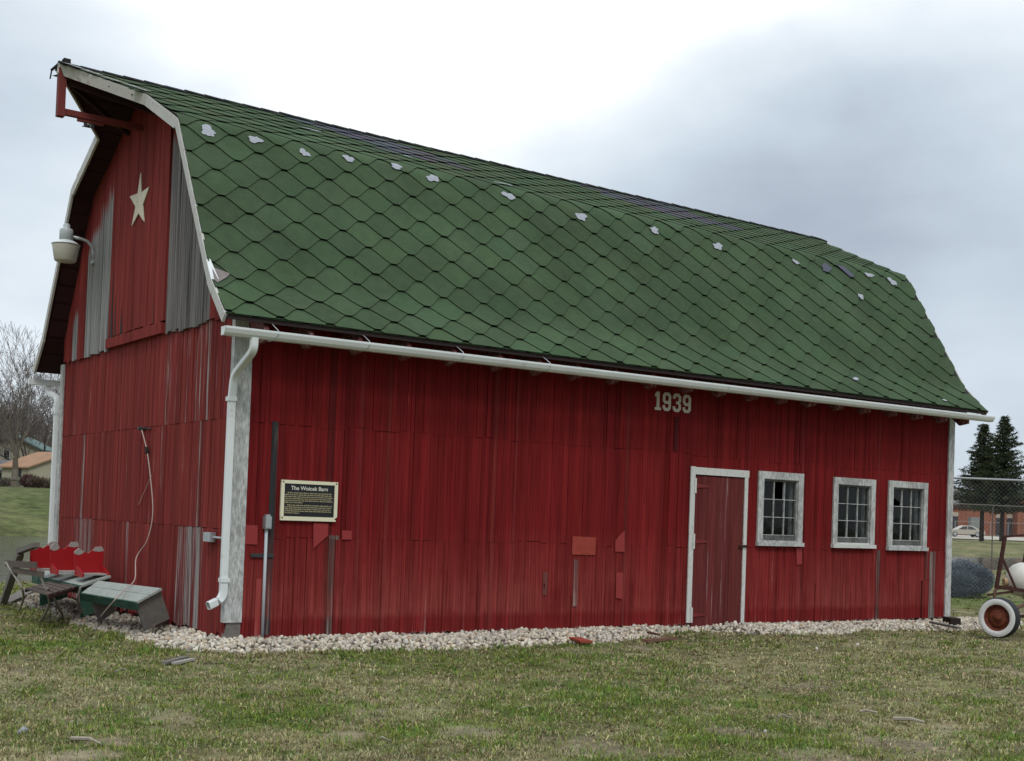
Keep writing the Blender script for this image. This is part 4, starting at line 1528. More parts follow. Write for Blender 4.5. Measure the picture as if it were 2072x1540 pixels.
def gutters():
    def run(back):
        mb = MB()
        sg = (lambda y: WID - y) if back else (lambda y: y)
        prof_ = [(-0.505, 0.0), (-0.505, -0.085), (-0.575, -0.085), (-0.60, -0.06), (-0.618, -0.02), (-0.618, 0.0), (-0.600, 0.004), (-0.600, -0.004), (-0.613, -0.006), (-0.595, -0.055), (-0.572, -0.078), (-0.511, -0.078), (-0.511, 0.0)]
        n = len(prof_)
        x0, x1 = -0.382, 12.30
        z0, z1 = (3.133, 3.192)
        vs = [(x0, sg(y), z0 + z) for y, z in prof_] + [(x1, sg(y), z1 + z) for y, z in prof_]
        fs = [(i, (i + 1) % n, n + (i + 1) % n, n + i) for i in range(n)]
        mb.add(vs, fs)
        for x, z in ((x0 - 0.003, z0), (x1 + 0.003, z1)):
            mb.add([(x, sg(y), z + zz) for y, zz in prof_[:6]], [(0, 1, 2, 3, 4, 5)])
        g = mb.build('gutter', M_GUT, barn)
        if not back:
            for xx in (0.16, 1.20, 2.38, 3.58):
                zz = z0 + (z1 - z0) * (xx - x0) / (x1 - x0)
                b = MB()
                b.tube([(xx, -0.45, zz + 0.11), (xx + 0.02, -0.60, zz + 0.012), (xx + 0.015, -0.622, zz - 0.02), (xx - 0.005, -0.605, zz - 0.062), (xx - 0.02, -0.578, zz - 0.090), (xx - 0.03, -0.47, zz - 0.088)], 0.005, 6)
                b.build('gutter_strap', M_GALV, g)
        return g

    def screws(g):
        for k in range(20):
            xx = 0.45 + k * 0.6
            zz = 3.133 + 0.059 * (xx + 0.382) / 12.68
            mb = MB()
            mb.tube([(xx, -0.609, zz + 0.004), (xx, -0.609, zz + 0.011)], 0.008, 6)
            mb.build('gutter_screw', M_STEELD, g)
        for xx in (4.1, 8.3):
            zz = 3.133 + 0.059 * (xx + 0.382) / 12.68
            mb = MB()
            mb.prism([(-0.503, zz - 0.088), (-0.576, zz - 0.088), (-0.603, zz - 0.061), (-0.621, zz - 0.02), (-0.621, zz + 0.002), (-0.6185, zz + 0.002), (-0.6185, zz - 0.02), (-0.6005, zz - 0.06), (-0.575, zz - 0.0855), (-0.503, zz - 0.0855)], 0, xx, xx + 0.05)
            mb.build('gutter_seam', M_GUT, g)

    def pipe(pts, name, parent, w=0.078, d=0.062):
        mb = MB()
        P = [Vector(p) for p in pts]
        vs = []
        n = 12
        for i, p in enumerate(P):
            t = (P[min(i + 1, len(P) - 1)] - P[max(i - 1, 0)]).normalized()
            a = Vector((1, 0, 0)) if abs(t.x) < 0.85 else Vector((0, 0, 1))
            a = (a - t * a.dot(t)).normalized()
            b = t.cross(a)
            for k in range(n):
                an = 2 * math.pi * (k + 0.5) / n
                ca, sa = math.cos(an), math.sin(an)
                e = 0.35
                vs.append(p + a * (abs(ca) ** e) * math.copysign(w / 2, ca) + b * (abs(sa) ** e) * math.copysign(d / 2, sa))
        fs = []
        for i in range(len(P) - 1):
            for k in range(n):
                k2 = (k + 1) % n
                fs.append((i * n + k, i * n + k2, (i + 1) * n + k2, (i + 1) * n + k))
        mb.add(vs, fs)
        return mb.build(name, M_GUT, parent)

    def bez(p, n=6):
        """rounded corners through a polyline"""
        P = [Vector(q) for q in p]
        o = [P[0]]
        for i in range(1, len(P) - 1):
            r = min(0.09, (P[i] - P[i - 1]).length * 0.45, (P[i + 1] - P[i]).length * 0.45)
            a = P[i] + (P[i - 1] - P[i]).normalized() * r
            b = P[i] + (P[i + 1] - P[i]).normalized() * r
            for k in range(n + 1):
                t = k / n
                o.append(a * (1 - t) ** 2 + P[i] * 2 * t * (1 - t) + b * t * t)
        o.append(P[-1])
        return o
    g = run(False)
    screws(g)
    dp = pipe(bez([(-0.055, -0.555, 3.06), (-0.055, -0.55, 2.93), (-0.062, -0.10, 2.71), (-0.062, -0.06, 2.45)]), 'downspout', g)
    pipe([(-0.062, -0.06, 2.46), (-0.065, -0.06, 1.5), (-0.068, -0.06, 0.60)], 'downspout_pipe', dp)
    pipe(bez([(-0.068, -0.06, 0.62), (-0.068, -0.06, 0.42), (-0.24, -0.10, 0.35)]), 'downspout_elbow', dp, 0.082, 0.066)
    mb = MB()
    for z in (2.47, 0.61):
        mb.box((-0.112, -0.102, z - 0.022), (-0.02, -0.018, z + 0.022))
    mb.build('downspout_strap', M_GUT, dp)
    g2 = run(True)
    d2 = pipe(bez([(-0.10, WID + 0.56, 3.05), (-0.10, WID + 0.55, 2.95), (-0.06, WID + 0.20, 2.86), (-0.06, WID + 0.20, 2.6)]), 'downspout', g2)
    pipe([(-0.06, WID + 0.20, 2.63), (-0.06, WID + 0.20, 1.4), (-0.06, WID + 0.20, 0.10)], 'downspout_pipe', d2)


gutters()


def curve_mesh(name, splines, plane, loc, ext, mat, parent):
    """flat filled lettering/number shapes: closed 2D outlines -> one mesh"""
    cu = bpy.data.curves.new(name, 'CURVE')
    cu.dimensions = '2D'
    cu.fill_mode = 'BOTH'
    cu.extrude = ext
    for pts in splines:
        s = cu.splines.new('POLY')
        s.points.add(len(pts) - 1)
        for p, q in zip(s.points, pts):
            p.co = (q[0], q[1], 0, 1)
        s.use_cyclic_u = True
    o = bpy.data.objects.new(name, cu)
    return curve_to_mesh(o, name, plane, loc, mat, parent)


def curve_to_mesh(o, name, plane, loc, mat, parent):
    COL.objects.link(o)
    dg = bpy.context.evaluated_depsgraph_get()
    me = bpy.data.meshes.new_from_object(o.evaluated_get(dg))
    cu = o.data
    bpy.data.objects.remove(o)
    bpy.data.curves.remove(cu)
    base = wl(parent)
    for v in me.vertices:
        x, y, z = v.co
        v.co = Vector(loc) + Vector((x, -z, y)) - base      # text plane faces -Y
    me.materials.clear()
    me.materials.append(mat)
    me.name = name
    return link(name, me, parent)


def text_mesh(name, body, size, loc, mat, parent, ext=0.001, align='CENTER'):
    cu = bpy.data.curves.new(name, 'FONT')
    cu.body = body
    cu.size = size
    cu.align_x = align
    cu.extrude = ext
    cu.offset = size * 0.012
    o = bpy.data.objects.new(name, cu)
    return curve_to_mesh(o, name, None, loc, mat, parent)


def numerals():
    w, h, k, c = 0.145, 0.242, 0.044, 0.036

    def octo(x0, y0, x1, y1, c):
        return [(x0 + c, y0), (x1 - c, y0), (x1, y0 + c), (x1, y1 - c), (x1 - c, y1), (x0 + c, y1), (x0, y1 - c), (x0, y0 + c)]
    one = [[(0.0, 0), (0.105, 0), (0.105, 0.035), (0.078, 0.035), (0.078, h), (0.035, h), (0.0, h - 0.035), (0.0, h - 0.07), (0.030, h - 0.065), (0.030, 0.035), (0.0, 0.035)]]
    nine = [[(c, 0), (w - c, 0), (w, c), (w, h - c), (w - c, h), (c, h), (0, h - c), (0, 0.128), (c, 0.092), (w - k, 0.092), (w - k, 0.055), (w - k - 0.016, 0.040), (k + 0.012, 0.040), (k, 0.052), (k, 0.072), (0, 0.072), (0, c)],
            octo(k, 0.130, w - k, h - 0.040, 0.014)]
    three = [[(c, 0), (w - c, 0), (w, c), (w, 0.100), (w - 0.020, 0.121), (w, 0.142), (w, h - c), (w - c, h), (c, h), (0, h - c), (0, 0.172), (k, 0.172), (k, h - 0.052), (k + 0.012, h - 0.040), (w - k - 0.012, h - 0.040), (w - k, h - 0.052), (w - k, 0.152),
              (w - k - 0.012, 0.140), (0.058, 0.140), (0.058, 0.102), (w - k - 0.012, 0.102), (w - k, 0.090), (w - k, 0.052), (w - k - 0.012, 0.040), (k + 0.012, 0.040), (k, 0.052), (k, 0.072), (0, 0.072), (0, c)]]
    xx = 5.745
    for g, adv in ((one, 0.135), (nine, 0.178), (three, 0.178), (nine, 0.178)):
        curve_mesh('year_numeral', g, None, (xx, -0.030, 2.815), 0.002, M_CREAM, SIDE)
        xx += adv


numerals()

# ------------------------------------------------------------------ things fixed to the barn
def plaque():
    x0, x1, z0, z1 = 0.533, 1.195, 1.247, 1.667
    p = empty('plaque', ((x0 + x1) / 2, -0.05, z0), 'black history plaque in a cream frame screwed to the red wall', 'sign')
    mb = MB()
    f = 0.036
    mb.box((x0, -0.058, z0 - 0.008), (x1 - 0.012, -0.034, z0 + f))
    mb.box((x0, -0.058, z1 - f), (x1, -0.034, z1))
    mb.box((x0 - .002, -0.0575, z0 + f + .0004), (x0 + f, -0.034, z1 - f - .0004))
    mb.box((x1 - f, -0.0575, z0 + f + .0004), (x1 + .002, -0.034, z1 - f - .0004))
    mb.build('frame', M_PLQF, p)
    mb = MB()
    mb.box((x0 + f + .0004, -0.046, z0 + f + .0004), (x1 - f - .0004, -0.036, z1 - f - .0004))
    mb.build('panel', M_PLQ, p)
    for xx, zz in ((x0 + .02, z0 + .02), (x1 - .02, z0 + .02), (x0 + .02, z1 - .018), (x1 - .02, z1 - .018)):
        mb = MB()
        mb.tube([(xx, -0.056, zz), (xx, -0.062, zz)], 0.008, 10)
        mb.build('screw', M_RUST, p)
    text_mesh('title_lettering', 'The Woicek Barn', 0.060, ((x0 + x1) / 2, -0.0475, 1.565), M_PLQT, p)
    # the body text is too small to read in the photo: broken rows of tiny gold letters
    mb = MB()
    rnd = random.Random(3)
    z = 1.532
    for li, (a, b) in enumerate(((0.05, 0.97), (0.0, 0.98), (0.0, 0.99), (0.0, 0.97), (0.0, 0.99), (0.0, 0.36), None, (0.04, 0.98), (0.0, 0.97), (0.0, 0.96), (0.0, 0.97), (0.0, 0.29)) if False else []):
        pass
    rows = [(0.05, 0.96), (0.0, 0.97), (0.0, 0.99), (0.0, 0.96), (0.0, 0.98), (0.0, 0.36), None, (0.05, 0.98), (0.0, 0.97), (0.0, 0.95), (0.0, 0.97), (0.0, 0.29)]
    X0, X1 = x0 + 0.048, x1 - 0.046
    z = 1.528
    for r in rows:
        if r is None:
            z -= 0.008
            continue
        x = X0 + (X1 - X0) * r[0]
        xe = X0 + (X1 - X0) * r[1]
        while x < xe:
            nl = rnd.randint(2, 8)
            for _ in range(nl):
                if x >= xe:
                    break
                hh = rnd.choice([0.009, 0.009, 0.012])
                mb.box((x, -0.0475, z), (x + 0.0042, -0.0462, z + hh))
                x += 0.0062
            x += 0.0055
        z -= 0.0205
    mb.build('body_lettering', M_PLQB, p)


plaque()


def conduit():
    c = empty('electrical_conduit', (0.38, -0.06, -0.06), 'grey conduit pipe with outlet box rising beside the corner of the red wall', 'conduit')
    mb = MB()
    mb.tube([(0.378, -0.062, -0.06), (0.378, -0.062, 1.16)], 0.017, 10)
    mb.build('pipe', M_GREYP, c, True)
    mb = MB()
    mb.box((0.345, -0.105, 1.145), (0.415, -0.034, 1.275))
    mb.box((0.352, -0.105, 1.2755), (0.40, -0.05, 1.295))
    mb.box((0.349, -0.112, 1.155), (0.411, -0.1055, 1.265))
    mb.build('outlet_box', M_GALV, c)
    mb = MB()
    mb.box((0.225, -0.045, 0.845), (0.48, -0.0335, 0.885))
    for i in range(6):
        xx = 0.235 + i * 0.043
        mb.box((xx, -0.048, 0.858), (xx + 0.02, -0.0455, 0.872))
    mb.build('strut_channel', M_STEELD, c)


conduit()


def junction_box():
    j = empty('junction_box', (-0.022, 0.40, 0.985), 'small grey electrical box on the gable wall beside the downspout', 'electrical box')
    mb = MB()
    mb.box((-0.085, 0.30, 0.985), (-0.03, 0.50, 1.085))
    mb.build('body', M_GALV, j)
    mb = MB()
    for k in range(4):
        mb.box((-0.094, 0.315 + k * 0.046, 0.99), (-0.0855, 0.345 + k * 0.046, 1.08))
    mb.build('cover', M_GREYP, j)
    mb = MB()
    mb.tube([(-0.05, 0.30, 1.035), (-0.05, 0.10, 1.035), (-0.02, 0.06, 1.035)], 0.012, 8)
    mb.build('pipe', M_GREYP, j)


junction_box()


def yard_light():
    y0 = 4.97
    a = empty('yard_light', (0, y0, 4.63), 'grey yard light on a curved arm beside the star', 'lamp')
    mb = MB()
    mb.tube([(-0.055, y0, 4.63), (-0.062, y0, 4.74), (-0.085, y0, 4.83), (-0.15, y0, 4.895), (-0.24, y0, 4.915), (-0.37, y0, 4.925)], 0.021, 10)
    mb.build('arm', M_GALV, a, True)
    mb = MB()
    mb.box((-0.075, y0 - 0.05, 4.60), (-0.045, y0 + 0.05, 4.65))
    mb.build('bracket', M_GALV, a)
    mb = MB()
    mb.lathe([(0.0, 0.155), (0.078, 0.15), (0.088, 0.13), (0.088, 0.0), (0.06, -0.01), (0.0, -0.01)], (-0.43, y0, 4.865), n=20)
    mb.lathe([(0.0, 0.222), (0.035, 0.220), (0.045, 0.205), (0.045, 0.16), (0.052, 0.156), (0.052, 0.150)], (-0.43, y0, 4.865), n=16)
    mb.build('housing', mat_plain('grey_lamp_housing', (0.42, 0.46, 0.46), 0.5, 0, 0.08, 9), a, True)
    mb = MB()
    mb.lathe([(0.062, 0.055), (0.12, 0.035), (0.170, 0.0), (0.188, -0.012), (0.183, -0.014), (0.165, -0.006), (0.05, 0.04)], (-0.43, y0, 4.815), n=28)
    mb.build('reflector', M_GUT, a, True)
    mb = MB()
    mb.lathe([(0.176, 0.0), (0.174, -0.03), (0.142, -0.21), (0.128, -0.225), (0.0, -0.235)], (-0.43, y0, 4.80), n=28)
    mb.build('lens', M_LENS, a, True)


yard_light()


def rope():
    pts = [(-0.06, 2.70, 2.262), (-0.06, 2.465, 1.992), (-0.06, 2.278, 1.613), (-0.06, 2.177, 1.319), (-0.07, 2.177, 1.113), (-0.10, 2.24, 0.91), (-0.17, 2.36, 0.72)]
    pe = [pix(273, 1172, 0, -0.36), pix(255, 1191, 0, -0.52), pix(236, 1210, 0, -0.73), pix(220, 1228, 0, -0.76), pix(204, 1247, 0, -0.76)]
    pts += [tuple(q) for q in pe]
    P = [Vector(p) for p in pts]
    sm = []
    for i in range(len(P) - 1):
        p0, p1, p2, p3 = P[max(i - 1, 0)], P[i], P[i + 1], P[min(i + 2, len(P) - 1)]
        for k in range(6):
            t = k / 6
            sm.append(0.5 * ((2 * p1) + (p2 - p0) * t + (2 * p0 - 5 * p1 + 4 * p2 - p3) * t * t + (3 * p1 - p0 - 3 * p2 + p3) * t ** 3))
    sm.append(P[-1])
    r = empty('rope', (-0.06, 2.7, 2.262), 'pale rope hanging from a hook on the gable down over the front bench', 'rope')
    mb = MB()
    mb.tube(sm, 0.0068, 7)
    mb.build('strand', M_ROPE, r, True)
    mb = MB()
    mb.tube([(-0.06, 2.485, 2.03), (-0.062, 2.45, 1.965)], 0.026, 8)
    mb.build('knot', M_DARKW, r)
    mb = MB()
    mb.tube([(-0.05, 2.30, 1.70), (-0.05, 2.50, 1.53), (-0.05, 2.72, 1.35)], 0.004, 5)
    mb.build('loose_end', M_ROPE, r)


rope()

# ------------------------------------------------------------------ seats and benches heaped by the gable
def tipped_bench(name, label, F0, F1, B0, B1, leg, ln_front):
    """bench tipped on its side a little: front edge F0-F1, back edge B0-B1 (near end first), legs along vector leg"""
    F0, F1, B0, B1, leg = [Vector(q) for q in (F0, F1, B0, B1, leg)]
    b = empty(name, tuple(F0 + leg), label, 'bench', 'green benches by the gable')
    nrm = (F1 - F0).cross(B0 - F0).normalized()
    if nrm.z < 0:
        nrm = -nrm
    t = nrm * 0.025
    mid0, mid1 = F0.lerp(B0, 0.52), F1.lerp(B1, 0.52)
    g = (B0 - F0).normalized() * 0.003
    mb = MB()
    for a0, a1, c0, c1 in ((F0, F1, mid0 - g, mid1 - g), (mid0 + g, mid1 + g, B0, B1)):
        mb.hexa([a0 - t, a1 - t, c1 - t, c0 - t, a0, a1, c1, c0])
    mb.build('seat', M_BENCHT, b)
    # apron
    mb = MB()
    dn = leg.normalized() * 0.10
    o = (F0 - B0).normalized() * 0.02
    e = -t * 1.02
    mb.hexa([F0 + dn + o, F1 + dn + o, F1 + dn, F0 + dn, F0 + o + t * .1, F1 + o + t * .1, F1 + e * .02, F0 + e * .02])
    mb.build('apron', M_GREENW, b)
    for k in (0.03, 0.86):
        mb = MB()
        a, c = F0.lerp(F1, k) - t, B0.lerp(B1, k) - t
        w = (F1 - F0).normalized() * 0.03
        l2 = leg * 1.0
        mb.hexa([a + l2, c + l2, c + l2 + w, a + l2 + w, a + dn * .2, c, c + w, a + w + dn * .2])
        mb.build('leg', M_GREYW if ln_front else M_GREENW, b)
    return b


tipped_bench('bench', 'pale topped green bench tipped towards the lawn, nearest the barn corner', (-0.55, 1.16, 0.30), (-0.72, 2.58, 0.30), (-0.28, 1.16, 0.445), (-0.56, 2.51, 0.443), (0.14, 0.06, -0.32), True)
tipped_bench('bench', 'green bench with dark open end carrying the three red seats', (-0.60, 3.02, 0.355), (-0.63, 5.1, 0.36), (-0.24, 3.06, 0.47), (-0.28, 5.1, 0.475), (0.02, 0.0, -0.37), False)


def red_seat(y, xs, lean, label, slant):
    """small red seat: double-peaked back board with worn tips, side boards and a pale pan"""
    x0, x1, z0 = -0.565 + xs, -0.235 + xs, 0.455
    s = empty('red_seat', ((x0 + x1) / 2, y, z0), label, 'seat', 'row of red seats on the green bench')
    H = 0.355
    h = H * slant
    w = x1 - x0
    prof_ = [(x0, 0), (x0 - 0.015, h * 0.86), (x0 + w * 0.10, h * 0.99), (x0 + w * 0.30, h * 0.86), (x0 + w * 0.46, h * 0.80), (x0 + w * 0.60, h * 0.92), (x0 + w * 0.72, h * 1.04), (x0 + w * 0.95, h * 1.06), (x1 + 0.01, h * 0.90), (x1, 0)]
    d = lambda z: y - lean * z / H
    mb = MB()
    n = len(prof_)
    vs = [(a, d(b), z0 + b) for a, b in prof_] + [(a, d(b) + 0.022, z0 + b) for a, b in prof_]
    mb.add(vs, [tuple(range(n)), tuple(range(2 * n - 1, n - 1, -1))] + [(i, (i + 1) % n, n + (i + 1) % n, n + i) for i in range(n)])
    mb.build('backrest', M_REDS, s)
    tips = [[(x0 - 0.018, h * 0.80), (x0 - 0.017, h * 0.865), (x0 + w * 0.10, h * 0.998), (x0 + w * 0.31, h * 0.865), (x0 + w * 0.22, h * 0.78), (x0 + w * 0.08, h * 0.74)],
            [(x0 + w * 0.60, h * 0.90), (x0 + w * 0.72, h * 1.045), (x0 + w * 0.95, h * 1.066), (x1 + 0.012, h * 0.905), (x0 + w * 0.85, h * 0.87)]]
    for tp in tips:
        mb = MB()
        k = len(tp)
        vs = [(a, d(b) - 0.003, z0 + b) for a, b in tp] + [(a, d(b) + 0.025, z0 + b) for a, b in tp]
        mb.add(vs, [tuple(range(k)), tuple(range(2 * k - 1, k - 1, -1))] + [(i, (i + 1) % k, k + (i + 1) % k, k + i) for i in range(k)])
        mb.build('worn_tip', M_WORN, s)
    mb = MB()
    mb.box((x0 + 0.02, y - 0.27, z0 + 0.012), (x1 - 0.02, y - 0.004, z0 + 0.03))
    mb.build('seat_pan', M_WORN, s)
    for xx in (x0, x1 - 0.0195):
        mb = MB()
        mb.hexa([(xx, y - 0.30, z0 - 0.01), (xx + 0.0195, y - 0.30, z0 - 0.01), (xx + 0.0195, y - 0.001, z0 - 0.01), (xx, y - 0.001, z0 - 0.01), (xx, y - 0.30, z0 + 0.04), (xx + 0.0195, y - 0.30, z0 + 0.04), (xx + 0.0195, y - 0.03, z0 + 0.12), (xx, y - 0.03, z0 + 0.12)])
        mb.build('side_board', M_REDS, s)


red_seat(3.42, 0.0, 0.0, 'red seat with two peaks nearest the barn corner', 0.94)
red_seat(3.95, -0.155, 0.02, 'red seat with two peaks in the middle of the three', 1.04)
red_seat(4.46, -0.27, 0.02, 'red seat with two peaks farthest from the barn corner', 1.0)


def slat_bench():
    b = empty('folding_bench', (-1.1, 2.7, -0.05), 'weathered slatted folding bench on bent metal legs at the grass edge', 'bench')
    # two back slats
    for (a, c, w) in ((pix(12, 1140, 0, -1.38), pix(73, 1144, 0, -1.36), 0.075), (pix(25, 1154, 0, -1.37), pix(88, 1162, 0, -1.33), 0.06)):
        mb = MB()
        mb.bar(tuple(a), tuple(c), w, 0.022, (0, 0, 1))
        mb.build('back_slat', M_SLAT, b)
    # seat slats between four corners
    A, B = Vector(pix(52, 1190, 2, 0.33)), Vector(pix(98, 1202, 2, 0.36))
    Cc, D = Vector(pix(160, 1185, 2, 0.34)), Vector(pix(112, 1172, 2, 0.33))
    for i in range(5):
        t0, t1 = i / 5, i / 5 + 0.15
        p0, p1 = A.lerp(D, t0), B.lerp(Cc, t0)
        q0, q1 = A.lerp(D, t1), B.lerp(Cc, t1)
        z = Vector((0, 0, 0.02))
        mb = MB()
        mb.hexa([p0 - z, p1 - z, q1 - z, q0 - z, p0, p1, q1, q0])
        mb.build('seat_slat', M_SLAT, b)
    gx = Vector((0, 0, -0.03))
    mb = MB()
    mb.bar(B + gx, Cc + gx, 0.035, 0.02, (0, 0, 1))
    mb.bar(A + gx, D + gx, 0.035, 0.02, (0, 0, 1))
    mb.build('seat_rail', M_RUST, b)

    def leg(pts):
        P = [Vector(p) for p in pts]
        sm = []
        for i in range(len(P) - 1):
            p0, p1, p2, p3 = P[max(i - 1, 0)], P[i], P[i + 1], P[min(i + 2, len(P) - 1)]
            for k in range(5):
                t = k / 5
                sm.append(0.5 * ((2 * p1) + (p2 - p0) * t + (2 * p0 - 5 * p1 + 4 * p2 - p3) * t * t + (3 * p1 - p0 - 3 * p2 + p3) * t ** 3))
        sm.append(P[-1])
        mb = MB()
        mb.tube(sm, 0.0135, 7)
        mb.build('leg', M_LEGM, b, True)
    leg([pix(71, 1142, 0, -1.35), pix(84, 1172, 0, -1.3), pix(95, 1199, 0, -1.25), pix(99, 1225, 2, 0.16), pix(83, 1257, 2, -0.07)])
    leg([pix(12, 1138, 0, -1.40), pix(26, 1160, 0, -1.37), pix(44, 1190, 0, -1.33), pix(47, 1212, 2, 0.18), pix(38, 1238, 2, -0.07)])
    leg([pix(96, 1190, 0, -1.22), pix(108, 1208, 2, 0.26), pix(118, 1230, 2, 0.1), pix(127, 1247, 2, -0.04), pix(116, 1253, 2, -0.05)])
    leg([pix(164, 1187, 2, 0.36), pix(157, 1212, 2, 0.21), pix(163, 1232, 2, 0.08), pix(168, 1245, 2, -0.02)])


slat_bench()


def post_frame():
    f = empty('timber_frame', (-0.94, 5.3, -0.05), 'dark grey bent timber frame behind the folding bench, by the pond', 'frame')
    mb = MB()
    mb.bar((-0.94, 5.38, -0.06), (-0.94, 4.56, 0.66), 0.085, 0.07, (1, 0, 0))
    mb.build('leg', M_GREYW, f)
    mb = MB()
    mb.bar((-0.94, 4.62, 0.69), (-0.90, 3.95, 0.80), 0.085, 0.06, (1, 0, 0))
    mb.build('arm', M_GREYW, f)


post_frame()


def plank(name, p0, p1, w, t, mat, label, cat='board', group=None, side=None):
    p0, p1 = Vector(p0), Vector(p1)
    d = (p1 - p0).normalized()
    sd_ = side or (-d.y, d.x, 0)
    mb = MB()
    n = 6
    base = (p0 + p1) / 2
    for i in range(n):
        a, b = p0.lerp(p1, i / n), p0.lerp(p1, (i + 1) / n)
        mb.bar(a, b, w * random.uniform(0.86, 1.05), t, sd_)
    o = bpy.data.objects.new('x', None)
    o.location = base
    r = mb.build(name, mat)
    for v in r.data.vertices:
        v.co -= base
    r.location = base
    bpy.data.objects.remove(o)
    return tag(r, label, cat, group)


plank('plank', pix(10, 1219, 2, -0.03), pix(62, 1193, 2, 0.02), 0.20, 0.03, M_GREYW, 'grey plank lying flat under the folding bench, on the pond side')
plank('wood_scrap', pix(333, 1341, 2, -0.035), pix(377, 1329, 2, -0.035), 0.06, 0.02, M_GREYW, 'brownish scrap board in the grass before the barn corner', 'board', 'scrap boards before the corner')
plank('wood_scrap', pix(352, 1342, 2, -0.04), pix(391, 1334, 2, -0.04), 0.05, 0.02, M_WORN, 'pale grey scrap board in the grass before the barn corner', 'board', 'scrap boards before the corner')
plank('wood_scrap', pix(1163, 1291, 2, -0.01), pix(1187, 1299, 2, -0.02), 0.15, 0.025, mat_plain('red_scrap', (0.28, 0.05, 0.03), 0.8), 'small red scrap board lying at the gravel edge', 'board')
plank('wood_scrap', pix(1305, 1297, 2, -0.03), pix(1364, 1291, 2, -0.03), 0.09, 0.03, mat_plain('brown_scrap', (0.16, 0.075, 0.05), 0.85, 0, 0.4, 20), 'brown rotten board lying at the gravel edge before the door', 'board')
plank('wood_scrap', pix(1312, 1279, 2, 0.02), pix(1332, 1284, 2, 0.02), 0.05, 0.02, mat_plain('rusty_scrap', (0.13, 0.055, 0.04), 0.85, 0, 0.4, 20), 'small rust brown splinter lying on the gravel left of the door', 'board')
plank('plank', pix(1884, 1259, 2, 0.02), pix(1941, 1271, 2, 0.03), 0.07, 0.03, M_GREYW, 'long grey board lying on the gravel at the far corner')
plank('wood_block', pix(1917, 1254, 2, 0.02), pix(1934, 1258, 2, 0.02), 0.16, 0.10, M_DARKW, 'black block lying on the gravel past the far corner board', 'block')
plank('wood_scrap', pix(310, 1268, 2, 0.05), pix(347, 1252, 2, 0.04), 0.05, 0.035, M_SLAT, 'brown stick leaning at the foot of the front bench', 'stick')


def sticks():
    data = [((0, 1247), (28, 1244), 0.010, 'thin straw coloured stick at the left edge of the lawn'), ((145, 1494), (205, 1506), 0.013, 'grey twig in the foreground grass on the left'), ((235, 1358), (258, 1356), 0.008, 'short pale twig in the lawn before the gable'),
            ((1048, 1435), (1076, 1430), 0.008, 'short white twig in the lawn before the wall'), ((1740, 1440), (1776, 1442), 0.012, 'grey twig, the shorter of two on the right of the lawn'), ((1808, 1454), (1870, 1461), 0.016, 'grey branch piece, the longer of two on the right of the lawn'),
            ((764, 1496), (790, 1499), 0.008, 'short pale twig in the bare foreground turf'), ((1575, 1449), (1600, 1452), 0.007, 'faint pale twig in the lawn right of centre')]
    for a, b, r, lab in data:
        p, q = Vector(pix(*a, 2, -0.055)), Vector(pix(*b, 2, -0.055))
        mb = MB()
        mid = p.lerp(q, 0.5) + Vector((random.uniform(-.02, .02), random.uniform(-.03, .03), 0.015))
        base = p.lerp(q, 0.5)
        mb.tube([p - base, mid - base, q - base], [r, r * 0.9, r * 0.55], 6)
        o = mb.build('twig', mat_plain('twig_bark', (0.30, 0.26, 0.21), 0.9, 0, 0.3, 30))
        o.location = base
        tag(o, lab, 'twig')
    rnd = [((45, 1481), 0.034, (0.30, 0.30, 0.34), 'bluish stone half sunk in the lawn at far left'), ((1735, 1306), 0.030, (0.55, 0.52, 0.48), 'pale stone lying in the lawn before the right window'), ((1653, 1313), 0.020, (0.55, 0.52, 0.48), 'small pale stone lying in the lawn before the middle window'),
           ((325, 1357), 0.024, (0.42, 0.29, 0.18), 'tan pebble in the lawn below the scrap boards'), ((1548, 1480), 0.014, (0.5, 0.48, 0.43), 'little white pebble in the right foreground turf')]
    for px, s, c, lab in rnd:
        p = pix(*px, 2, -0.06)
        o = stones('stone', np.array([p]), np.array([s]), np.array([c]), 1)
        o.location = p
        for v in o.data.vertices:
            v.co -= Vector(p)
        tag(o, lab, 'stone')


sticks()


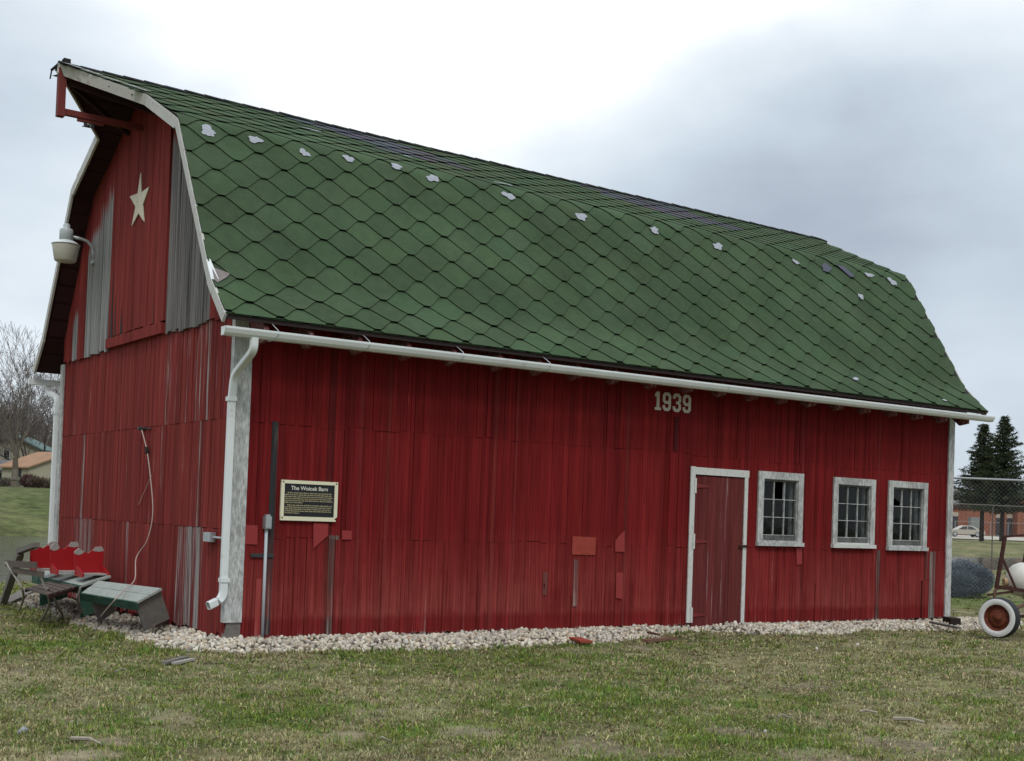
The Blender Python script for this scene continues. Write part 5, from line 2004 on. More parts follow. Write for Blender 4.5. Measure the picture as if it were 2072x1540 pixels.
# ------------------------------------------------------------------ sprayer cart at the right edge
def cart():
    dep = 16.9
    hub = Vector(pixd(2021, 1250, dep))
    hub.z = max(hub.z, 0.20)
    back = Vector((FW[0], FW[1], 0)).normalized()
    rgt = Vector((RH[0], RH[1], 0))
    ax = (back * math.cos(R(46)) + rgt * math.sin(R(46))).normalized()       # axle points away from the viewer and right
    c = empty('sprayer_cart', (hub.x, hub.y, -0.06), 'rusty iron cart carrying a cream tank on whitewall wheels', 'cart')
    RAD = 0.275

    def wheel(p, a):
        w = MB()
        w.lathe([(0.185, -0.06), (0.20, -0.070), (0.25, -0.066), (0.268, -0.045), (0.275, -0.02), (0.275, 0.05), (0.268, 0.075), (0.25, 0.092), (0.19, 0.09), (0.185, 0.06)], p, a, 36)
        root = w.build('wheel', M_RUBBER, c, True)
        w = MB()
        w.lathe([(0.180, -0.064), (0.200, -0.074), (0.235, -0.0745), (0.256, -0.0655)], p, a, 36)
        w.build('whitewall', M_WWALL, root, True)
        w = MB()
        w.lathe([(0.186, -0.066), (0.178, -0.062), (0.168, -0.01), (0.135, 0.0), (0.125, -0.022), (0.10, -0.036), (0.05, -0.028), (0.045, -0.05), (0.0, -0.052)], p, a, 30)
        w.build('rim', M_RUSTO, root, True)
        return root
    wheel(hub, ax)
    h2 = hub + ax * 1.7
    wheel(h2, -ax)
    # second pair ahead, to the right, outside the picture
    fr = (rgt * math.cos(R(24)) - back * math.sin(R(24))).normalized()
    mb = MB()
    mb.tube([hub + ax * 0.05, h2 - ax * 0.05], 0.022, 10)
    mb.build('axle', M_RUST, c)
    mb = MB()
    P = lambda x, y, d=dep + 0.35: Vector(pixd(x, y, d))
    bars = [(P(2016, 1190), P(2034, 1084), .045), (P(2033, 1086), P(2110, 1080), .03), (P(2029, 1131), P(2056, 1192), .026), (P(2015, 1187), P(2150, 1207), .05), (P(1998, 1204), P(2050, 1197), .030),
            (P(2034, 1084) + ax * 0.75, P(2016, 1190) + ax * 0.75, .04), (P(2016, 1190), P(2016, 1190) + ax * 0.75, .04), (P(2110, 1080), P(2150, 1207), .035)]
    for a, b, w in bars:
        mb.bar(a, b, w, w * 0.9, (0, 0, 1) if abs((b - a).normalized().z) < 0.8 else tuple(rgt))
    mb.build('frame', M_RUST, c)
    for pts in ([P(2021, 1188), P(2013, 1196), P(2012, 1215), Vector(pixd(2013, 1226, dep + 0.2))], [Vector(pixd(2040, 1246, dep + 0.25)), P(2056, 1232), P(2085, 1216)]):
        mb = MB()
        mb.tube(pts, 0.022, 8)
        mb.build('strut', mat_plain('brown_rusty_tube', (0.13, 0.065, 0.05), 0.8, 0, 0.3, 20), c, True)
    # tank with domed end
    tc_ = Vector(pixd(2075, 1174, dep + 0.75))
    prof_ = [(0.0, -0.27), (0.07, -0.262), (0.14, -0.232), (0.20, -0.18), (0.238, -0.10), (0.25, 0.0), (0.25, 0.25), (0.256, 0.27), (0.25, 0.29), (0.25, 0.55), (0.238, 0.65), (0.19, 0.74), (0.10, 0.80), (0.0, 0.82)]
    mb = MB()
    mb.lathe(prof_, tc_, (rgt.x, rgt.y, -0.10), 32)
    tk = mb.build('tank', M_TANK, c, True)
    mb = MB()
    for o_ in (0.05, 0.50):
        mb.lathe([(0.252, o_), (0.259, o_ + .002), (0.259, o_ + 0.04), (0.252, o_ + .042)], tc_, (rgt.x, rgt.y, -0.10), 32)
    mb.build('strap', M_RUST, tk)
    mb = MB()
    d = Vector((rgt.x, rgt.y, -0.1)).normalized()
    mb.tube([tc_ - d * 0.24 - Vector((0, 0, 0.06)), tc_ - d * 0.31 - Vector((0, 0, 0.07))], 0.06, 12)
    mb.build('outlet', mat_plain('tan_fitting', (0.38, 0.26, 0.14), 0.7), tk)
    mb = MB()
    for o_ in (-0.05, 0.5):
        q = tc_ + d * o_
        mb.bar(q - back * 0.3 - Vector((0, 0, 0.20)), q + back * 0.3 - Vector((0, 0, 0.20)), 0.05, 0.04, (0, 0, 1))
        mb.bar(q - back * 0.22 - Vector((0, 0, 0.22)), q - back * 0.10 - Vector((0, 0, 0.255)), 0.03, 0.03, (0, 0, 1))
    mb.build('cradle', M_RUST, c)


cart()


# ------------------------------------------------------------------ fences
def chain_fence(name, label, p0, p1, zb, zt0, zt1, posts, toprail, cell, rr, wire, mesh_top=None):
    p0, p1 = Vector(p0), Vector(p1)
    d = p1 - p0
    ln = d.length
    u = d / ln
    f = empty(name, (p0.x, p0.y, zb), label, 'fence')
    mg = mat_plain(name + '_metal', (0.36, 0.37, 0.39) if toprail else (0.12, 0.10, 0.09), 0.5, 0.4, 0.15, 8)
    mb = MB()
    mb.tube([(p0.x, p0.y, zt0), (p1.x, p1.y, zt1)], rr, 8)
    mb.build('top_rail', mg, f)
    for t in posts:
        q = p0 + u * t
        mb = MB()
        mb.tube([(q.x, q.y, zb - 0.2), (q.x, q.y, zt0 + (zt1 - zt0) * t / ln)], rr * 1.05, 8)
        mb.build('post', mg, f)
    V, F = [], []
    top = lambda t: (zt0 + (zt1 - zt0) * t / ln) if mesh_top is None else mesh_top
    nrm = np.array([-u.y, u.x, 0])
    n = int((ln + 3) / cell)
    for sgn in (1, -1):
        for i in range(-int(3 / cell), n + int(3 / cell)):
            t0 = i * cell
            h = top(0) - zb
            a, b = t0, t0 + sgn * h
            za, zb_ = zb, zb + h
            # clip to [0, ln]
            def at(t):
                return zb + (t - a) * sgn
            lo, hi = max(min(a, b), 0), min(max(a, b), ln)
            if hi - lo < 0.02:
                continue
            q0, q1 = np.array([p0.x + u.x * lo, p0.y + u.y * lo, at(lo)]), np.array([p0.x + u.x * hi, p0.y + u.y * hi, at(hi)])
            dd = (q1 - q0) / np.linalg.norm(q1 - q0)
            s = np.cross(dd, nrm) * wire
            k = nrm * wire
            off = nrm * (0.003 * sgn)
            base = len(V)
            for q in (q0, q1):
                V += [q + off + s, q + off - s * 0.5 + k * 0.87, q + off - s * 0.5 - k * 0.87]
            F += [(base, base + 1, base + 4, base + 3), (base + 1, base + 2, base + 5, base + 4), (base + 2, base, base + 3, base + 5)]
    npmesh('chain_link', np.array(V), np.array(F), 4, None, mg, f)


q0, q1 = xy(26.5, 8.4), xy(24.3, 12.4)
chain_fence('chain_link_fence', 'tall chain link fence with a bright top rail behind the far barn corner', (*q0, 0), (*q1, 0), -0.08, 2.52, 2.40, (3.9,), True, 0.085, 0.022, 0.0009)
q0, q1 = xy(42.0, 13.0), xy(46.0, 22.5)
chain_fence('chain_link_fence', 'dark thin chain link fence by the pond shore, beyond the bush', (*q0, 0), (*q1, 0), -0.2, 2.33, 2.36, (2.05, 4.15, 6.3, 8.4), False, 0.12, 0.02, 0.0013)


# ------------------------------------------------------------------ plants
def leaf_cloud(n, fn, size, colf, elong=2.0):
    """n small leaf faces; fn gives positions (n,3) and outward directions (n,3)"""
    P, D = fn(n)
    a = RNG.normal(size=(n, 3))
    a /= np.linalg.norm(a, axis=1)[:, None]
    D = D + a * 0.8
    D /= np.linalg.norm(D, axis=1)[:, None]
    s = np.cross(D, RNG.normal(size=(n, 3)))
    s /= np.linalg.norm(s, axis=1)[:, None]
    L_ = size * RNG.uniform(0.6, 1.4, (n, 1))
    w = L_ / elong
    V = np.stack([P - s * w * 0.5, P + D * L_ * 0.5 - s * w * .1 + s * w, P + D * L_], 1)
    V[:, 0] = P - s * w * 0.5
    V[:, 1] = P + s * w * 0.5
    F = np.arange(n * 3).reshape(-1, 3)
    return V.reshape(-1, 3), F, np.repeat(colf(P), 3, 0)


def bush():
    lumps = [(1925, 1168, 27.8, 0.40, 0.36), (1946, 1166, 28.2, 0.42, 0.38), (1966, 1170, 28.0, 0.38, 0.34), (1985, 1173, 27.6, 0.28, 0.27), (1938, 1182, 27.4, 0.42, 0.30), (1972, 1185, 27.5, 0.34, 0.22), (1905, 1172, 28, 0.4, 0.36)]
    cs = np.array([pixd(a, b, d) for a, b, d, _, _ in lumps])
    rs = np.array([[r, r, h] for *_, r, h in lumps])
    b0 = cs[1].copy()
    b = empty('juniper_bush', (b0[0], b0[1], -0.1), 'rounded blue grey bush behind the chain link fence', 'bush')

    def fn(n):
        i = RNG.integers(0, len(cs), n)
        d = RNG.normal(size=(n, 3))
        d /= np.linalg.norm(d, axis=1)[:, None]
        r = RNG.random((n, 1)) ** 0.35
        p = cs[i] + d * r * rs[i]
        return p, d + np.array([0, 0, 0.3])

    def cf(P):
        k = RNG.uniform(0.6, 1.3, (len(P), 1))
        return np.array([0.150, 0.180, 0.205]) * k
    V, F, c = leaf_cloud(52000, fn, 0.045, cf, 4.0)
    V[:, 2] = np.maximum(V[:, 2], -0.12)
    npmesh('foliage', V, F, 3, c, M_NEEDLE, b)
    mb = MB()
    for q in cs:
        mb.tube([(b0[0], b0[1], -0.15), tuple(q)], [0.03, 0.012], 6, (0.06, 0.05, 0.04))
    mb.build('stem', M_BARK, b)


bush()


def spruce(px, ptop, pbase, depth, width, label, seed, low_=0.2):
    r = np.random.default_rng(seed)
    top, bot = pixd(px, ptop, depth), pixd(px, pbase, depth)
    x, y = bot[0], bot[1]
    zb, zt = bot[2], top[2]
    H = zt - zb
    t = empty('spruce_tree', (x, y, zb), label, 'tree', 'spruces before the brick building')
    mb = MB()
    mb.tube([(x, y, zb - 0.5), (x, y, zb + H * 0.5), (x, y, zt - 0.2)], [0.26, 0.15, 0.02], 8, (0.045, 0.035, 0.03))
    mb.build('trunk', M_BARK, t)
    V, C = [], []
    tiers = 30
    for k in range(tiers):
        f = k / (tiers - 1)
        z = zb + H * (low_ + (0.99 - low_) * f)
        rad = width * (1 - f) ** 0.88 * (1.0 if f > 0.12 else 0.85) * r.uniform(0.82, 1.12) + 0.18
        nb = int(11 - 5 * f)
        for j in range(nb):
            if r.random() < 0.10:
                continue
            a = 2 * math.pi * (j + r.random()) / nb
            ln = rad * r.uniform(0.55, 1.25)
            nseg = max(3, int(ln / 0.22))
            droop = r.uniform(0.12, 0.34) * (1 - 0.6 * f)
            rise = r.uniform(0.0, 0.35) * f + 0.02
            for s_ in range(nseg):
                q = (s_ + r.random()) / nseg
                px_, py_ = x + math.cos(a) * ln * q, y + math.sin(a) * ln * q
                pz = z + ln * (rise * q - droop * q + 0.30 * q * q * (0.6 if f < 0.8 else 1))
                for _ in range(13):
                    w = 0.09 + 0.17 * (1 - q)
                    o = r.normal(size=3) * np.array([w, w, 0.07 + 0.05 * (1 - q)]) * (0.5 + ln * 0.25)
                    p = np.array([px_, py_, pz]) + o
                    dr = np.array([math.cos(a), math.sin(a), -0.25]) + r.normal(size=3) * 0.55
                    dr /= np.linalg.norm(dr)
                    sd_ = np.cross(dr, r.normal(size=3))
                    sd_ /= np.linalg.norm(sd_)
                    L_ = r.uniform(0.20, 0.42)
                    V.append([p - sd_ * 0.05, p + sd_ * 0.05, p + dr * L_])
                    kk = r.uniform(0.55, 1.35)
                    C.append(np.array([0.036, 0.050, 0.026]) * kk if r.random() < 0.7 else np.array([0.070, 0.074, 0.034]) * kk)
    V = np.array(V).reshape(-1, 3)
    npmesh('crown', V, np.arange(len(V)).reshape(-1, 3), 3, np.repeat(np.array(C), 3, 0), M_NEEDLE, t)


spruce(1986, 858, 1086, 132, 3.15, 'dark spruce, left and shorter of the pair behind the fence', 3, 0.30)
spruce(2027, 842, 1086, 128, 3.75, 'dark spruce, right and taller of the pair behind the fence', 4, 0.24)


def bare_tree(base, H, r0, seed, label, group=None, spread=0.42, depth_lv=6, col=(0.115, 0.095, 0.08), trunk_frac=0.25, twigcol=None, lean=(0, 0), multi=1):
    r = np.random.default_rng(seed)
    t = empty('bare_tree', tuple(base), label, 'tree', group)
    segs = {0: [], 1: []}
    twigcol = twigcol or col

    def grow(p, d, ln, rad, lv):
        n = 3 if lv < 3 else 2
        q = p
        for i in range(n):
            d = d + r.normal(size=3) * 0.11 + np.array([0, 0, 0.05 if lv > 0 else 0.02])
            d /= np.linalg.norm(d)
            e = q + d * ln / n
            r1 = rad * (1 - 0.42 * (i + 1) / n)
            segs[0 if lv == 0 else 1].append((q, e, rad * (1 - 0.42 * i / n), r1))
            q = e
            if lv > 0 and lv < depth_lv and i < n - 1 and r.random() < 0.75:
                sd_ = np.cross(d, r.normal(size=3))
                sd_ /= np.linalg.norm(sd_)
                dd = d * math.cos(0.75) + sd_ * math.sin(0.75)
                grow(q, dd, ln * r.uniform(0.5, 0.72), r1 * 0.5, lv + 1)
        if lv >= depth_lv:
            return
        k = r.integers(2, 4) if lv else r.integers(3, 5)
        for j in range(k):
            a = 2 * math.pi * (j + r.random() * 0.7) / k
            b1 = np.cross(d, np.array([0.3, 0.7, 0.2]))
            b1 /= np.linalg.norm(b1)
            b2 = np.cross(d, b1)
            s = spread * r.uniform(0.55, 1.35)
            dd = d * math.cos(s) + (b1 * math.cos(a) + b2 * math.sin(a)) * math.sin(s)
            grow(q, dd, ln * r.uniform(0.62, 0.88) if lv else H * r.uniform(0.24, 0.30), rad * 0.58 * (0.72 if lv else 0.8), lv + 1)
    for mI in range(multi):
        ang = 2 * math.pi * mI / max(multi, 1)
        d0 = np.array([lean[0], lean[1], 1.0]) + (np.array([math.cos(ang), math.sin(ang), 0]) * 0.35 if multi > 1 else 0)
        grow(np.array(base, float) - np.array([0, 0, 0.3]), d0 / np.linalg.norm(d0), H * trunk_frac, r0 / (1 if multi == 1 else 1.5), 0)
    for key, nm, n in ((0, 'trunk', 8), (1, 'crown', 3)):
        S = segs[key]
        A = np.array([s[0] for s in S])
        B = np.array([s[1] for s in S])
        ra = np.maximum(np.array([s[2] for s in S]), 0.011)
        rb = np.maximum(np.array([s[3] for s in S]), 0.009)
        D = B - A
        D /= np.linalg.norm(D, axis=1)[:, None]
        ref = np.where(np.abs(D[:, 2:]) < 0.9, np.array([[0, 0, 1.0]]), np.array([[1.0, 0, 0]]))
        U = np.cross(D, ref)
        U /= np.linalg.norm(U, axis=1)[:, None]
        Wv = np.cross(D, U)
        ring = []
        for P_, rr in ((A, ra), (B, rb)):
            for j in range(n):
                an = 2 * math.pi * j / n
                ring.append(P_ + (U * math.cos(an) + Wv * math.sin(an)) * rr[:, None])
        V = np.stack(ring, 1)
        o = (np.arange(len(S)) * 2 * n)[:, None]
        F = np.concatenate([o + np.array([[j, (j + 1) % n, n + (j + 1) % n, n + j]]) for j in range(n)], 0)
        cc = np.where((ra < 0.05)[:, None], np.array([twigcol]), np.array([col])) * r.uniform(0.8, 1.2, (len(S), 1))
        npmesh(nm, V.reshape(-1, 3), F, 4, np.repeat(cc, 2 * n, 0), M_BARK, t)


def at_ground(px, depth):
    p = pixd(px, 1000, depth)
    return np.array([p[0], p[1], float(gz(np.array([p[0]]), np.array([p[1]]))[0])])


bare_tree(at_ground(29, 88), 9.6, 0.30, 12, 'tall bare tree with a thick trunk before the left house', 'bare trees on the far bank', 0.36, 6, (0.13, 0.11, 0.085), 0.26, (0.15, 0.125, 0.11))
bare_tree(at_ground(78, 128), 12.0, 0.42, 25, 'dark many stemmed bare tree behind the orange roof', 'bare trees on the far bank', 0.40, 6, (0.085, 0.072, 0.062), 0.18, (0.14, 0.118, 0.108), multi=2)
bare_tree(at_ground(-30, 120), 11.0, 0.30, 31, 'bare tree at the left edge behind the grey roof', 'bare trees on the far bank', 0.42, 6, (0.11, 0.09, 0.08), 0.22, (0.15, 0.125, 0.115))
bare_tree(at_ground(50, 165), 12.5, 0.30, 37, 'pale bare tree farthest back between the two house roofs', 'bare trees on the far bank', 0.45, 6, (0.12, 0.10, 0.09), 0.2, (0.165, 0.14, 0.13))


def far_wood():
    """brown leafless wood behind the houses, one mass"""
    n = 80000
    px = RNG.uniform(-700, 1000, n)
    dep = RNG.uniform(185, 250, n)
    P = np.array([pixd(a, 1000, d) for a, d in zip(px, dep)])
    zg = gz(P[:, 0], P[:, 1])
    hmax = (9.5 + 5.0 * vnoise(px * 0.02, dep * 0.02, 61, 3)) * np.interp(px, [-700, -400, 500, 1000], [0.4, 1, 1, 0.25])
    h = RNG.random(n) ** 0.8 * hmax
    P[:, 2] = zg + h
    d = RNG.normal(size=(n, 3)) * 0.45 + np.array([0, 0, 1.0])
    d /= np.linalg.norm(d, axis=1)[:, None]
    s = np.cross(d, np.array([FW]))
    s /= np.linalg.norm(s, axis=1)[:, None]
    L_ = RNG.uniform(0.7, 2.6, (n, 1))
    w = RNG.uniform(0.03, 0.09, (n, 1)) * (1.6 - (h / hmax)[:, None])
    V = np.stack([P - s * w, P + s * w, P + d * L_], 1)
    c = np.array([0.135, 0.112, 0.102]) * RNG.uniform(0.6, 1.3, (n, 1))
    kind(npmesh('far_wood', V.reshape(-1, 3), np.arange(3 * n).reshape(-1, 3), 3, np.repeat(c, 3, 0), M_BARK), 'stuff')
    # right-hand side: scrub behind the brick building
    n = 9000
    px = RNG.uniform(1850, 2400, n)
    dep = RNG.uniform(235, 275, n)
    P = np.array([pixd(a, 1000, d) for a, d in zip(px, dep)])
    zg = gz(P[:, 0], P[:, 1])
    hmax = 7.0 + 4.0 * vnoise(px * 0.02, dep * 0.02, 63, 3)
    h = RNG.random(n) * hmax
    P[:, 2] = zg + h
    d = RNG.normal(size=(n, 3)) * 0.45 + np.array([0, 0, 1.0])
    d /= np.linalg.norm(d, axis=1)[:, None]
    s = np.cross(d, np.array([FW]))
    s /= np.linalg.norm(s, axis=1)[:, None]
    V = np.stack([P - s * .08, P + s * .08, P + d * RNG.uniform(0.7, 2.2, (n, 1))], 1)
    kind(npmesh('far_scrub', V.reshape(-1, 3), np.arange(3 * n).reshape(-1, 3), 3, np.repeat(np.array([[0.15, 0.13, 0.12]]) * RNG.uniform(.6, 1.3, (n, 1)), 3, 0), M_BARK), 'stuff')


far_wood()


def shrub(px, depth, w, h, n, col, label, name='shrub'):
    b = at_ground(px, depth)
    s = empty(name, tuple(b), label, 'shrub', 'shrubs along the house yard')

    def fn(k):
        d = RNG.normal(size=(k, 3))
        d /= np.linalg.norm(d, axis=1)[:, None]
        r = RNG.random((k, 1)) ** 0.4
        p = b + np.array([0, 0, h * 0.45]) + d * r * np.array([w, w, h * 0.5])
        return p, d + np.array([0, 0, 0.8])
    V, F, c = leaf_cloud(n, fn, 0.30, lambda P: np.array(col) * RNG.uniform(0.55, 1.35, (len(P), 1)), 5.0)
    npmesh('twigs', V, F, 3, c, M_NEEDLE, s)
    mb = MB()
    for k in range(5):
        a = 2 * math.pi * k / 5
        mb.tube([tuple(b - np.array([0, 0, .2])), (b[0] + math.cos(a) * w * .6, b[1] + math.sin(a) * w * .6, b[2] + h * .7)], [0.03, 0.01], 5, (0.09, 0.07, 0.06))
    mb.build('stems', M_BARK, s)


shrub(58, 100, 0.55, 1.0, 900, (0.12, 0.06, 0.06), 'reddish shrub before the orange roofed house')
shrub(72, 99, 0.7, 0.8, 900, (0.13, 0.09, 0.07), 'brown shrub, right of the reddish one')
shrub(95, 101, 1.1, 0.7, 1200, (0.14, 0.12, 0.08), 'low wide tan shrub by the far downspout')
shrub(8, 99, 1.2, 0.6, 1000, (0.14, 0.12, 0.10), 'low grey brown shrub at the left edge')
shrub(50, 104, 0.4, 1.1, 500, (0.05, 0.06, 0.035), 'small dark green shrub by the house corner')


# ------------------------------------------------------------------ houses, brick building, car
def frame_at(px, depth, yaw):
    o = at_ground(px, depth)
    b = Vector((FH[0], FH[1], 0))
    r_ = Vector((RH[0], RH[1], 0))
    u = (r_ * math.cos(yaw) + b * math.sin(yaw))
    v = (b * math.cos(yaw) - r_ * math.sin(yaw))
    return Vector(o), u, v


def lbox(mb, o, u, v, a, b, col=None):
    q = []
    for z in (a[2], b[2]):
        for s, t in ((a[0], a[1]), (b[0], a[1]), (b[0], b[1]), (a[0], b[1])):
            q.append(o + u * s + v * t + Vector((0, 0, z)))
    mb.hexa(q, col)


def gable_house(px, depth, yaw, w, d, hw, hr, mats, label, wins, name='house', ridge_along='u', over=0.4):
    o, u, v = frame_at(px, depth, yaw)
    h = empty(name, tuple(o), label, 'house')
    mb = MB()
    lbox(mb, o, u, v, (0, 0, -0.5), (w, d, hw))
    # gable triangles
    up_ = Vector((0, 0, 1))
    if ridge_along == 'u':
        for s in (0.0, w - 0.1):
            a, b, c = o + u * s + up_ * hw, o + u * s + v * d + up_ * hw, o + u * s + v * d / 2 + up_ * (hw + hr)
            e = u * 0.1
            mb.add([a, b, c, a + e, b + e, c + e], [(0, 1, 2), (3, 5, 4), (0, 3, 4, 1), (1, 4, 5, 2), (2, 5, 3, 0)])
    else:
        for s in (0.0, d - 0.1):
            a, b, c = o + v * s + up_ * hw, o + v * s + u * w + up_ * hw, o + v * s + u * w / 2 + up_ * (hw + hr)
            e = v * 0.1
            mb.add([a, b, c, a + e, b + e, c + e], [(0, 1, 2), (3, 5, 4), (0, 3, 4, 1), (1, 4, 5, 2), (2, 5, 3, 0)])
    mb.build('wall', mats[0], h)
    mb = MB()
    th = up_ * 0.18
    if ridge_along == 'u':
        R0, R1 = o - u * over + v * d / 2 + up_ * (hw + hr + .02), o + u * (w + over) + v * d / 2 + up_ * (hw + hr + .02)
        sl = hr / (d / 2) * over
        for vv in (-over, d + over):
            e0, e1 = o - u * over + v * vv + up_ * (hw - sl + .02), o + u * (w + over) + v * vv + up_ * (hw - sl + .02)
            mb.hexa([e0, e1, R1, R0, e0 + th, e1 + th, R1 + th, R0 + th])
    else:
        R0, R1 = o - v * over + u * w / 2 + up_ * (hw + hr + .02), o + v * (d + over) + u * w / 2 + up_ * (hw + hr + .02)
        sl = hr / (w / 2) * over
        for uu in (-over, w + over):
            e0, e1 = o - v * over + u * uu + up_ * (hw - sl + .02), o + v * (d + over) + u * uu + up_ * (hw - sl + .02)
            mb.hexa([e0, e1, R1, R0, e0 + th, e1 + th, R1 + th, R0 + th])
    mb.build('roof', mats[1], h)
    for (s, z, ww, hh) in wins:
        mb = MB()
        lbox(mb, o, u, v, (s - .08, -0.05, z - .08), (s + ww + .08, -0.003, z + hh + .08))
        wn = mb.build('window', M_TRIMW, h)
        mb = MB()
        lbox(mb, o, u, v, (s, -0.075, z), (s + ww, -0.052, z + hh))
        mb.build('pane', M_PLQ, wn)
    return h, o, u, v


mTan = mat_plain('tan_siding', (0.34, 0.31, 0.23), 0.85, 0, 0.08, 2)
mTan2 = mat_plain('cream_siding', (0.40, 0.36, 0.28), 0.85, 0, 0.08, 2)
mOr = mat_plain('orange_shingle_roof', (0.32, 0.19, 0.12), 0.9, 0, 0.3, 1.5, 0.2, (0.30, 0.20, 0.12), 0.4)
mGr = mat_plain('grey_shingle_roof', (0.17, 0.16, 0.165), 0.9, 0, 0.25, 1.5)
mGn = mat_plain('grey_green_roof', (0.10, 0.15, 0.14), 0.9, 0, 0.2, 1.5)
# orange-roofed house: front faces the pond, gable end turned to the right
gable_house(34, 118, R(-24), 1.3, 9.0, 2.35, 1.15, (mTan, mOr), 'low tan house with a small window before an orange roof', [(0.55, 1.05, 0.55, 0.8)], ridge_along='u') if False else None


def orange_house():
    D = 112
    o, u, v = frame_at(57, D, 0)
    # wall corner nearest the viewer at px 57; long gable side runs right and away, short side runs left
    h = empty('house', tuple(o), 'tan house with an orange shingle roof beyond the pond', 'house')
    b = Vector((FH[0], FH[1], 0))
    r_ = Vector((RH[0], RH[1], 0))
    su = (r_ * 0.90 + b * 0.436)      # gable face direction (to the right)
    sv = (-r_ * 0.90 + b * 0.436)     # eave face direction (to the left)
    up_ = Vector((0, 0, 1))
    wg, we, hw, hr = 6.4, 3.4, 1.95, 1.35
    mb = MB()
    q = [o, o + su * wg, o + su * wg + sv * we, o + sv * we]
    mb.hexa([p - up_ * .5 for p in q] + [p + up_ * hw for p in q])
    for s in (Vector((0, 0, 0)), sv * (we - .1)):
        a, c, t = o + s + up_ * hw, o + s + su * wg + up_ * hw, o + s + su * wg / 2 + up_ * (hw + hr)
        e = sv * 0.1
        mb.add([a, c, t, a + e, c + e, t + e], [(0, 1, 2), (3, 5, 4), (0, 3, 4, 1), (1, 4, 5, 2), (2, 5, 3, 0)])
    mb.build('wall', mTan, h)
    mb = MB()
    th = up_ * .14
    R0, R1 = o - sv * .3 + su * wg / 2 + up_ * (hw + hr), o + sv * (we + .3) + su * wg / 2 + up_ * (hw + hr)
    for k in (-0.35, wg + 0.35):
        dz = hr / (wg / 2) * .35
        e0, e1 = o - sv * .3 + su * k + up_ * (hw - dz), o + sv * (we + .3) + su * k + up_ * (hw - dz)
        mb.hexa([e0, e1, R1, R0, e0 + th, e1 + th, R1 + th, R0 + th])
    mb.build('roof', mOr, h)
    mb = MB()
    f = o + sv * 0.95 - su * 0.05
    mb.hexa([f + up_ * 1.0, f + sv * .65 + up_ * 1.0, f + sv * .65 + su * .04 + up_ * 1.0, f + su * .04 + up_ * 1.0, f + up_ * 1.75, f + sv * .65 + up_ * 1.75, f + sv * .65 + su * .04 + up_ * 1.75, f + su * .04 + up_ * 1.75])
    mb.build('window', M_PLQ, h)


orange_house()
gable_house(-26, 122, R(6), 4.2, 6.0, 1.75, 0.9, (mTan2, mGr), 'low cream wing with a grey roof at the left edge beyond the pond', [(3.0, 0.75, 0.45, 0.75), (1.0, .75, .5, .75)], 'house')
gable_house(-34, 132, R(4), 5.6, 6.0, 4.2, 1.3, (mTan2, mGn), 'two storey cream house with a grey green gable behind the bare trunk', [(1.95, 3.2, 0.55, 0.8)], 'house', 'v')


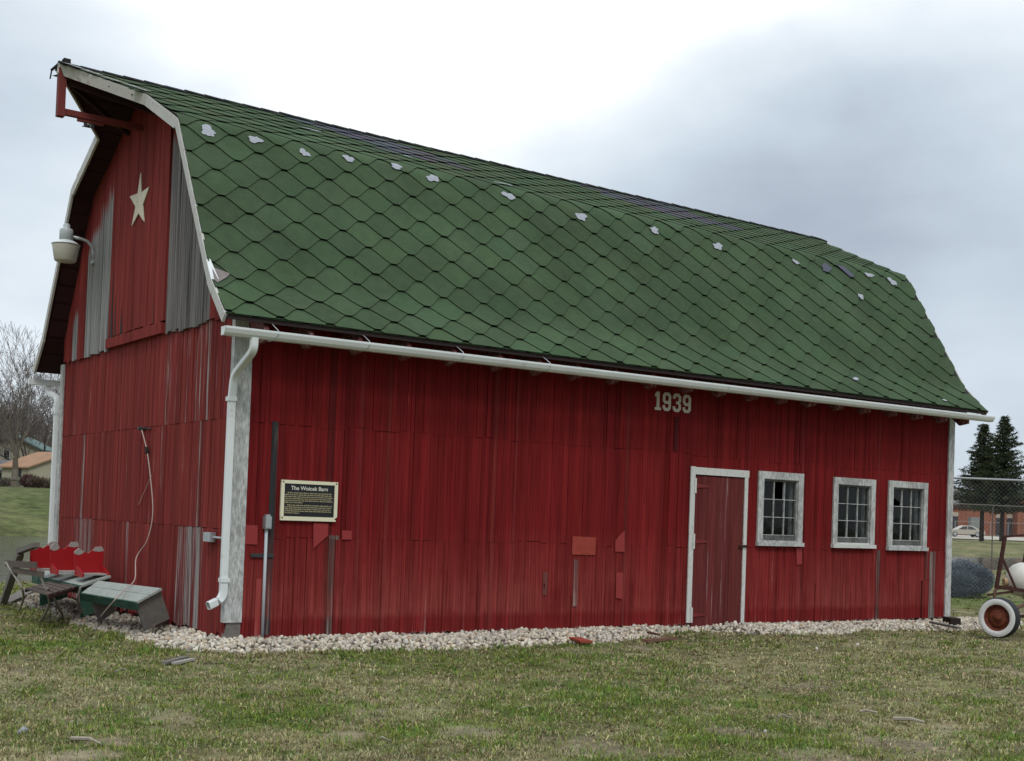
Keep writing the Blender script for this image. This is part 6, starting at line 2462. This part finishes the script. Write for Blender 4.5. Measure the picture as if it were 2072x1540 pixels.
def brick_building():
    m, t, b = newmat('orange_brick', 0.9, 0, 0.2)
    br = nd(t, 'ShaderNodeTexBrick', ins={'Vector': objc(t, (1, 1, 1)), 'Color1': (0.33, 0.105, 0.055, 1), 'Color2': (0.25, 0.080, 0.046, 1), 'Mortar': (0.24, 0.17, 0.14, 1), 'Scale': 4.0})
    n = noise(t, objc(t), 0.7, 3)
    t.links.new(mixc(t, 1.0, br.outputs[0], mth(t, 'ADD', .6, mth(t, 'MULTIPLY', n, .8)), 'MULTIPLY'), b.inputs['Base Color'])
    D = 182
    o, u, v = frame_at(1880, D, R(0))
    o.z = 0.95
    B = empty('brick_building', tuple(o), 'low orange brick building with a flat dark edged roof behind the spruces', 'building')
    mb = MB()
    lbox(mb, o, u, v, (0, 0, -0.6), (12.4, 14, 3.95))
    lbox(mb, o, u, v, (12.41, -1.5, -0.6), (28, 14, 5.7))
    mb.build('wall', m, B)
    mb = MB()
    lbox(mb, o, u, v, (-0.3, -0.35, 3.96), (12.4, 14.3, 4.42))
    lbox(mb, o, u, v, (12.1, -1.85, 5.71), (28.3, 14.3, 6.15))
    mb.build('roof_edge', mat_plain('dark_fascia', (0.05, 0.022, 0.024), 0.7), B)
    mb = MB()
    lbox(mb, o, u, v, (-0.2, -0.3, 4.425), (12.3, 14.2, 4.62))
    mb.build('roof', mat_plain('pale_flat_roof', (0.6, 0.6, 0.6), 0.8), B)
    for s, w in ((3.4, 0.9), (9.8, 1.2), (11.4, .8)):
        mb = MB()
        lbox(mb, o, u, v, (s, -0.06, 0.0), (s + w, -0.004, 2.7))
        dr = mb.build('door', mat_plain('dark_door', (0.045, 0.04, 0.05), 0.6), B)
        mb = MB()
        lbox(mb, o, u, v, (s, -0.08, 2.72), (s + w, -0.004, 3.3))
        mb.build('transom', mat_plain('pale_transom', (0.45, 0.38, 0.30), 0.6), dr)
    for s in (14.2, 17.2, 20.2):
        mb = MB()
        lbox(mb, o, u, v, (s, -1.56, 0.9), (s + 1.6, -1.504, 3.2))
        mb.build('window', M_PLQ, B)
    # grey electrical cabinet beside the wall
    c = empty('utility_cabinet', tuple(o + u * 5.3 - v * 3.0), 'grey green utility cabinet standing behind the parked car', 'cabinet')
    mb = MB()
    lbox(mb, o, u, v, (4.9, -3.6, -0.3), (6.2, -2.4, 2.55))
    mb.build('body', mat_plain('grey_cabinet', (0.24, 0.25, 0.24), 0.7), c)
    mb = MB()
    lbox(mb, o, u, v, (4.85, -3.65, 2.555), (6.25, -2.35, 2.63))
    mb.build('lid', mat_plain('grey_lid', (0.3, 0.31, 0.3), 0.7), c)
    k = empty('bollard', tuple(o + u * 6.75 - v * 3.2), 'white bollard post right of the utility cabinet', 'bollard')
    mb = MB()
    q = o + u * 6.75 - v * 3.2
    mb.tube([q - Vector((0, 0, .3)), q + Vector((0, 0, 2.0))], 0.13, 10)
    mb.build('post', M_GUT, k)
    mb = MB()
    mb.lathe([(0.13, 0.0), (0.11, 0.05), (0.0, 0.08)], q + Vector((0, 0, 2.0)), n=10)
    mb.build('cap', M_GALV, k)


brick_building()


def sedan():
    D = 157
    o = Vector(pixd(1951, 1083, D))
    o.z = 0.82
    u = Vector((RH[0], RH[1], 0))
    v = Vector((FH[0], FH[1], 0))
    c = empty('parked_car', tuple(o), 'pale beige sedan parked on the road before the brick building', 'car')
    # side profile (along u, front to the left), section half widths
    body = [(-2.35, 0.32), (-2.38, 0.55), (-2.25, 0.74), (-1.2, 0.90), (1.15, 0.92), (2.2, 0.88), (2.36, 0.62), (2.30, 0.32)]
    green = [(-1.25, 0.90), (-0.45, 1.36), (-0.1, 1.41), (0.75, 1.39), (1.65, 0.91)]

    def extr(prof_, w0, w1, mb, col=None):
        n = len(prof_)
        vs = []
        for sg in (-1, 1):
            for s, z in prof_:
                t = (z - 0.3) / 1.1
                w = w0 + (w1 - w0) * max(0, min(1, t))
                vs.append(o + u * s + v * sg * w + Vector((0, 0, z)))
        fs = [tuple(range(n)), tuple(range(2 * n - 1, n - 1, -1))] + [(i, (i + 1) % n, n + (i + 1) % n, n + i) for i in range(n)]
        mb.add(vs, fs, col)
    pm = mat_plain('beige_car_paint', (0.46, 0.42, 0.36), 0.3, 0.2, 0.05, 2, 0.5)
    mb = MB()
    extr(body, 0.84, 0.84, mb)
    mb.build('body', pm, c)
    mb = MB()
    extr(green, 0.98, 0.58, mb)
    mb.build('cabin', pm, c)
    for sg in (-1, 1):
        mb = MB()
        for pts in ([(-1.0, 0.93), (-0.42, 1.29), (0.12, 1.33), (0.12, 0.93)], [(0.2, 0.93), (0.2, 1.33), (0.7, 1.31), (1.3, 0.94)]):
            vs = []
            for k in (0.0, 0.03):
                for s, z in pts:
                    w = 0.98 + (0.58 - 0.98) * (z - .3) / 1.1 + 0.005 + k
                    vs.append(o + u * s + v * sg * w + Vector((0, 0, z)))
            mb.add(vs, [(0, 1, 2, 3), (7, 6, 5, 4), (0, 1, 5, 4), (1, 2, 6, 5), (2, 3, 7, 6), (3, 0, 4, 7)])
        mb.build('window', M_PLQ, c)
        for s in (-1.45, 1.35):
            w = MB()
            p = o + u * s + v * sg * 0.70 + Vector((0, 0, 0.31))
            a = v * sg
            w.lathe([(0.0, 0.15), (0.2, 0.16), (0.215, 0.145), (0.30, 0.15), (0.32, 0.12), (0.32, -0.04), (0.0, -0.05)], p, a, 18)
            wh = w.build('wheel', M_RUBBER, c)
            w = MB()
            w.lathe([(0.0, 0.17), (0.19, 0.172), (0.215, 0.162)], p, a, 18)
            w.build('rim', M_GALV, wh)
    mb = MB()
    lbox(mb, o, u, v, (2.26, -0.8, 0.66), (2.39, -0.45, 0.82))
    mb.build('tail_light', M_REDS, c)


sedan()


def road_barrier():
    """low grey yard fence beyond the road, right of the car"""
    f = empty('yard_fence', tuple(Vector((*xy(170, 62), 0.9))), 'low grey mesh fence before the brick wall, right of the car', 'fence')
    mg = mat_plain('far_fence_metal', (0.3, 0.28, 0.27), 0.6, 0.3)
    for l in np.arange(60.5, 76, 2.4):
        p = xy(170, l)
        mb = MB()
        mb.tube([(*p, 0.5), (*p, 2.9)], 0.05, 6)
        mb.build('post', mg, f)
    a, b = xy(170, 60.5), xy(170, 76)
    mb = MB()
    for z in (2.85, 1.1):
        mb.tube([(*a, z), (*b, z)], 0.03, 6)
    mb.build('rail', mg, f)


road_barrier()
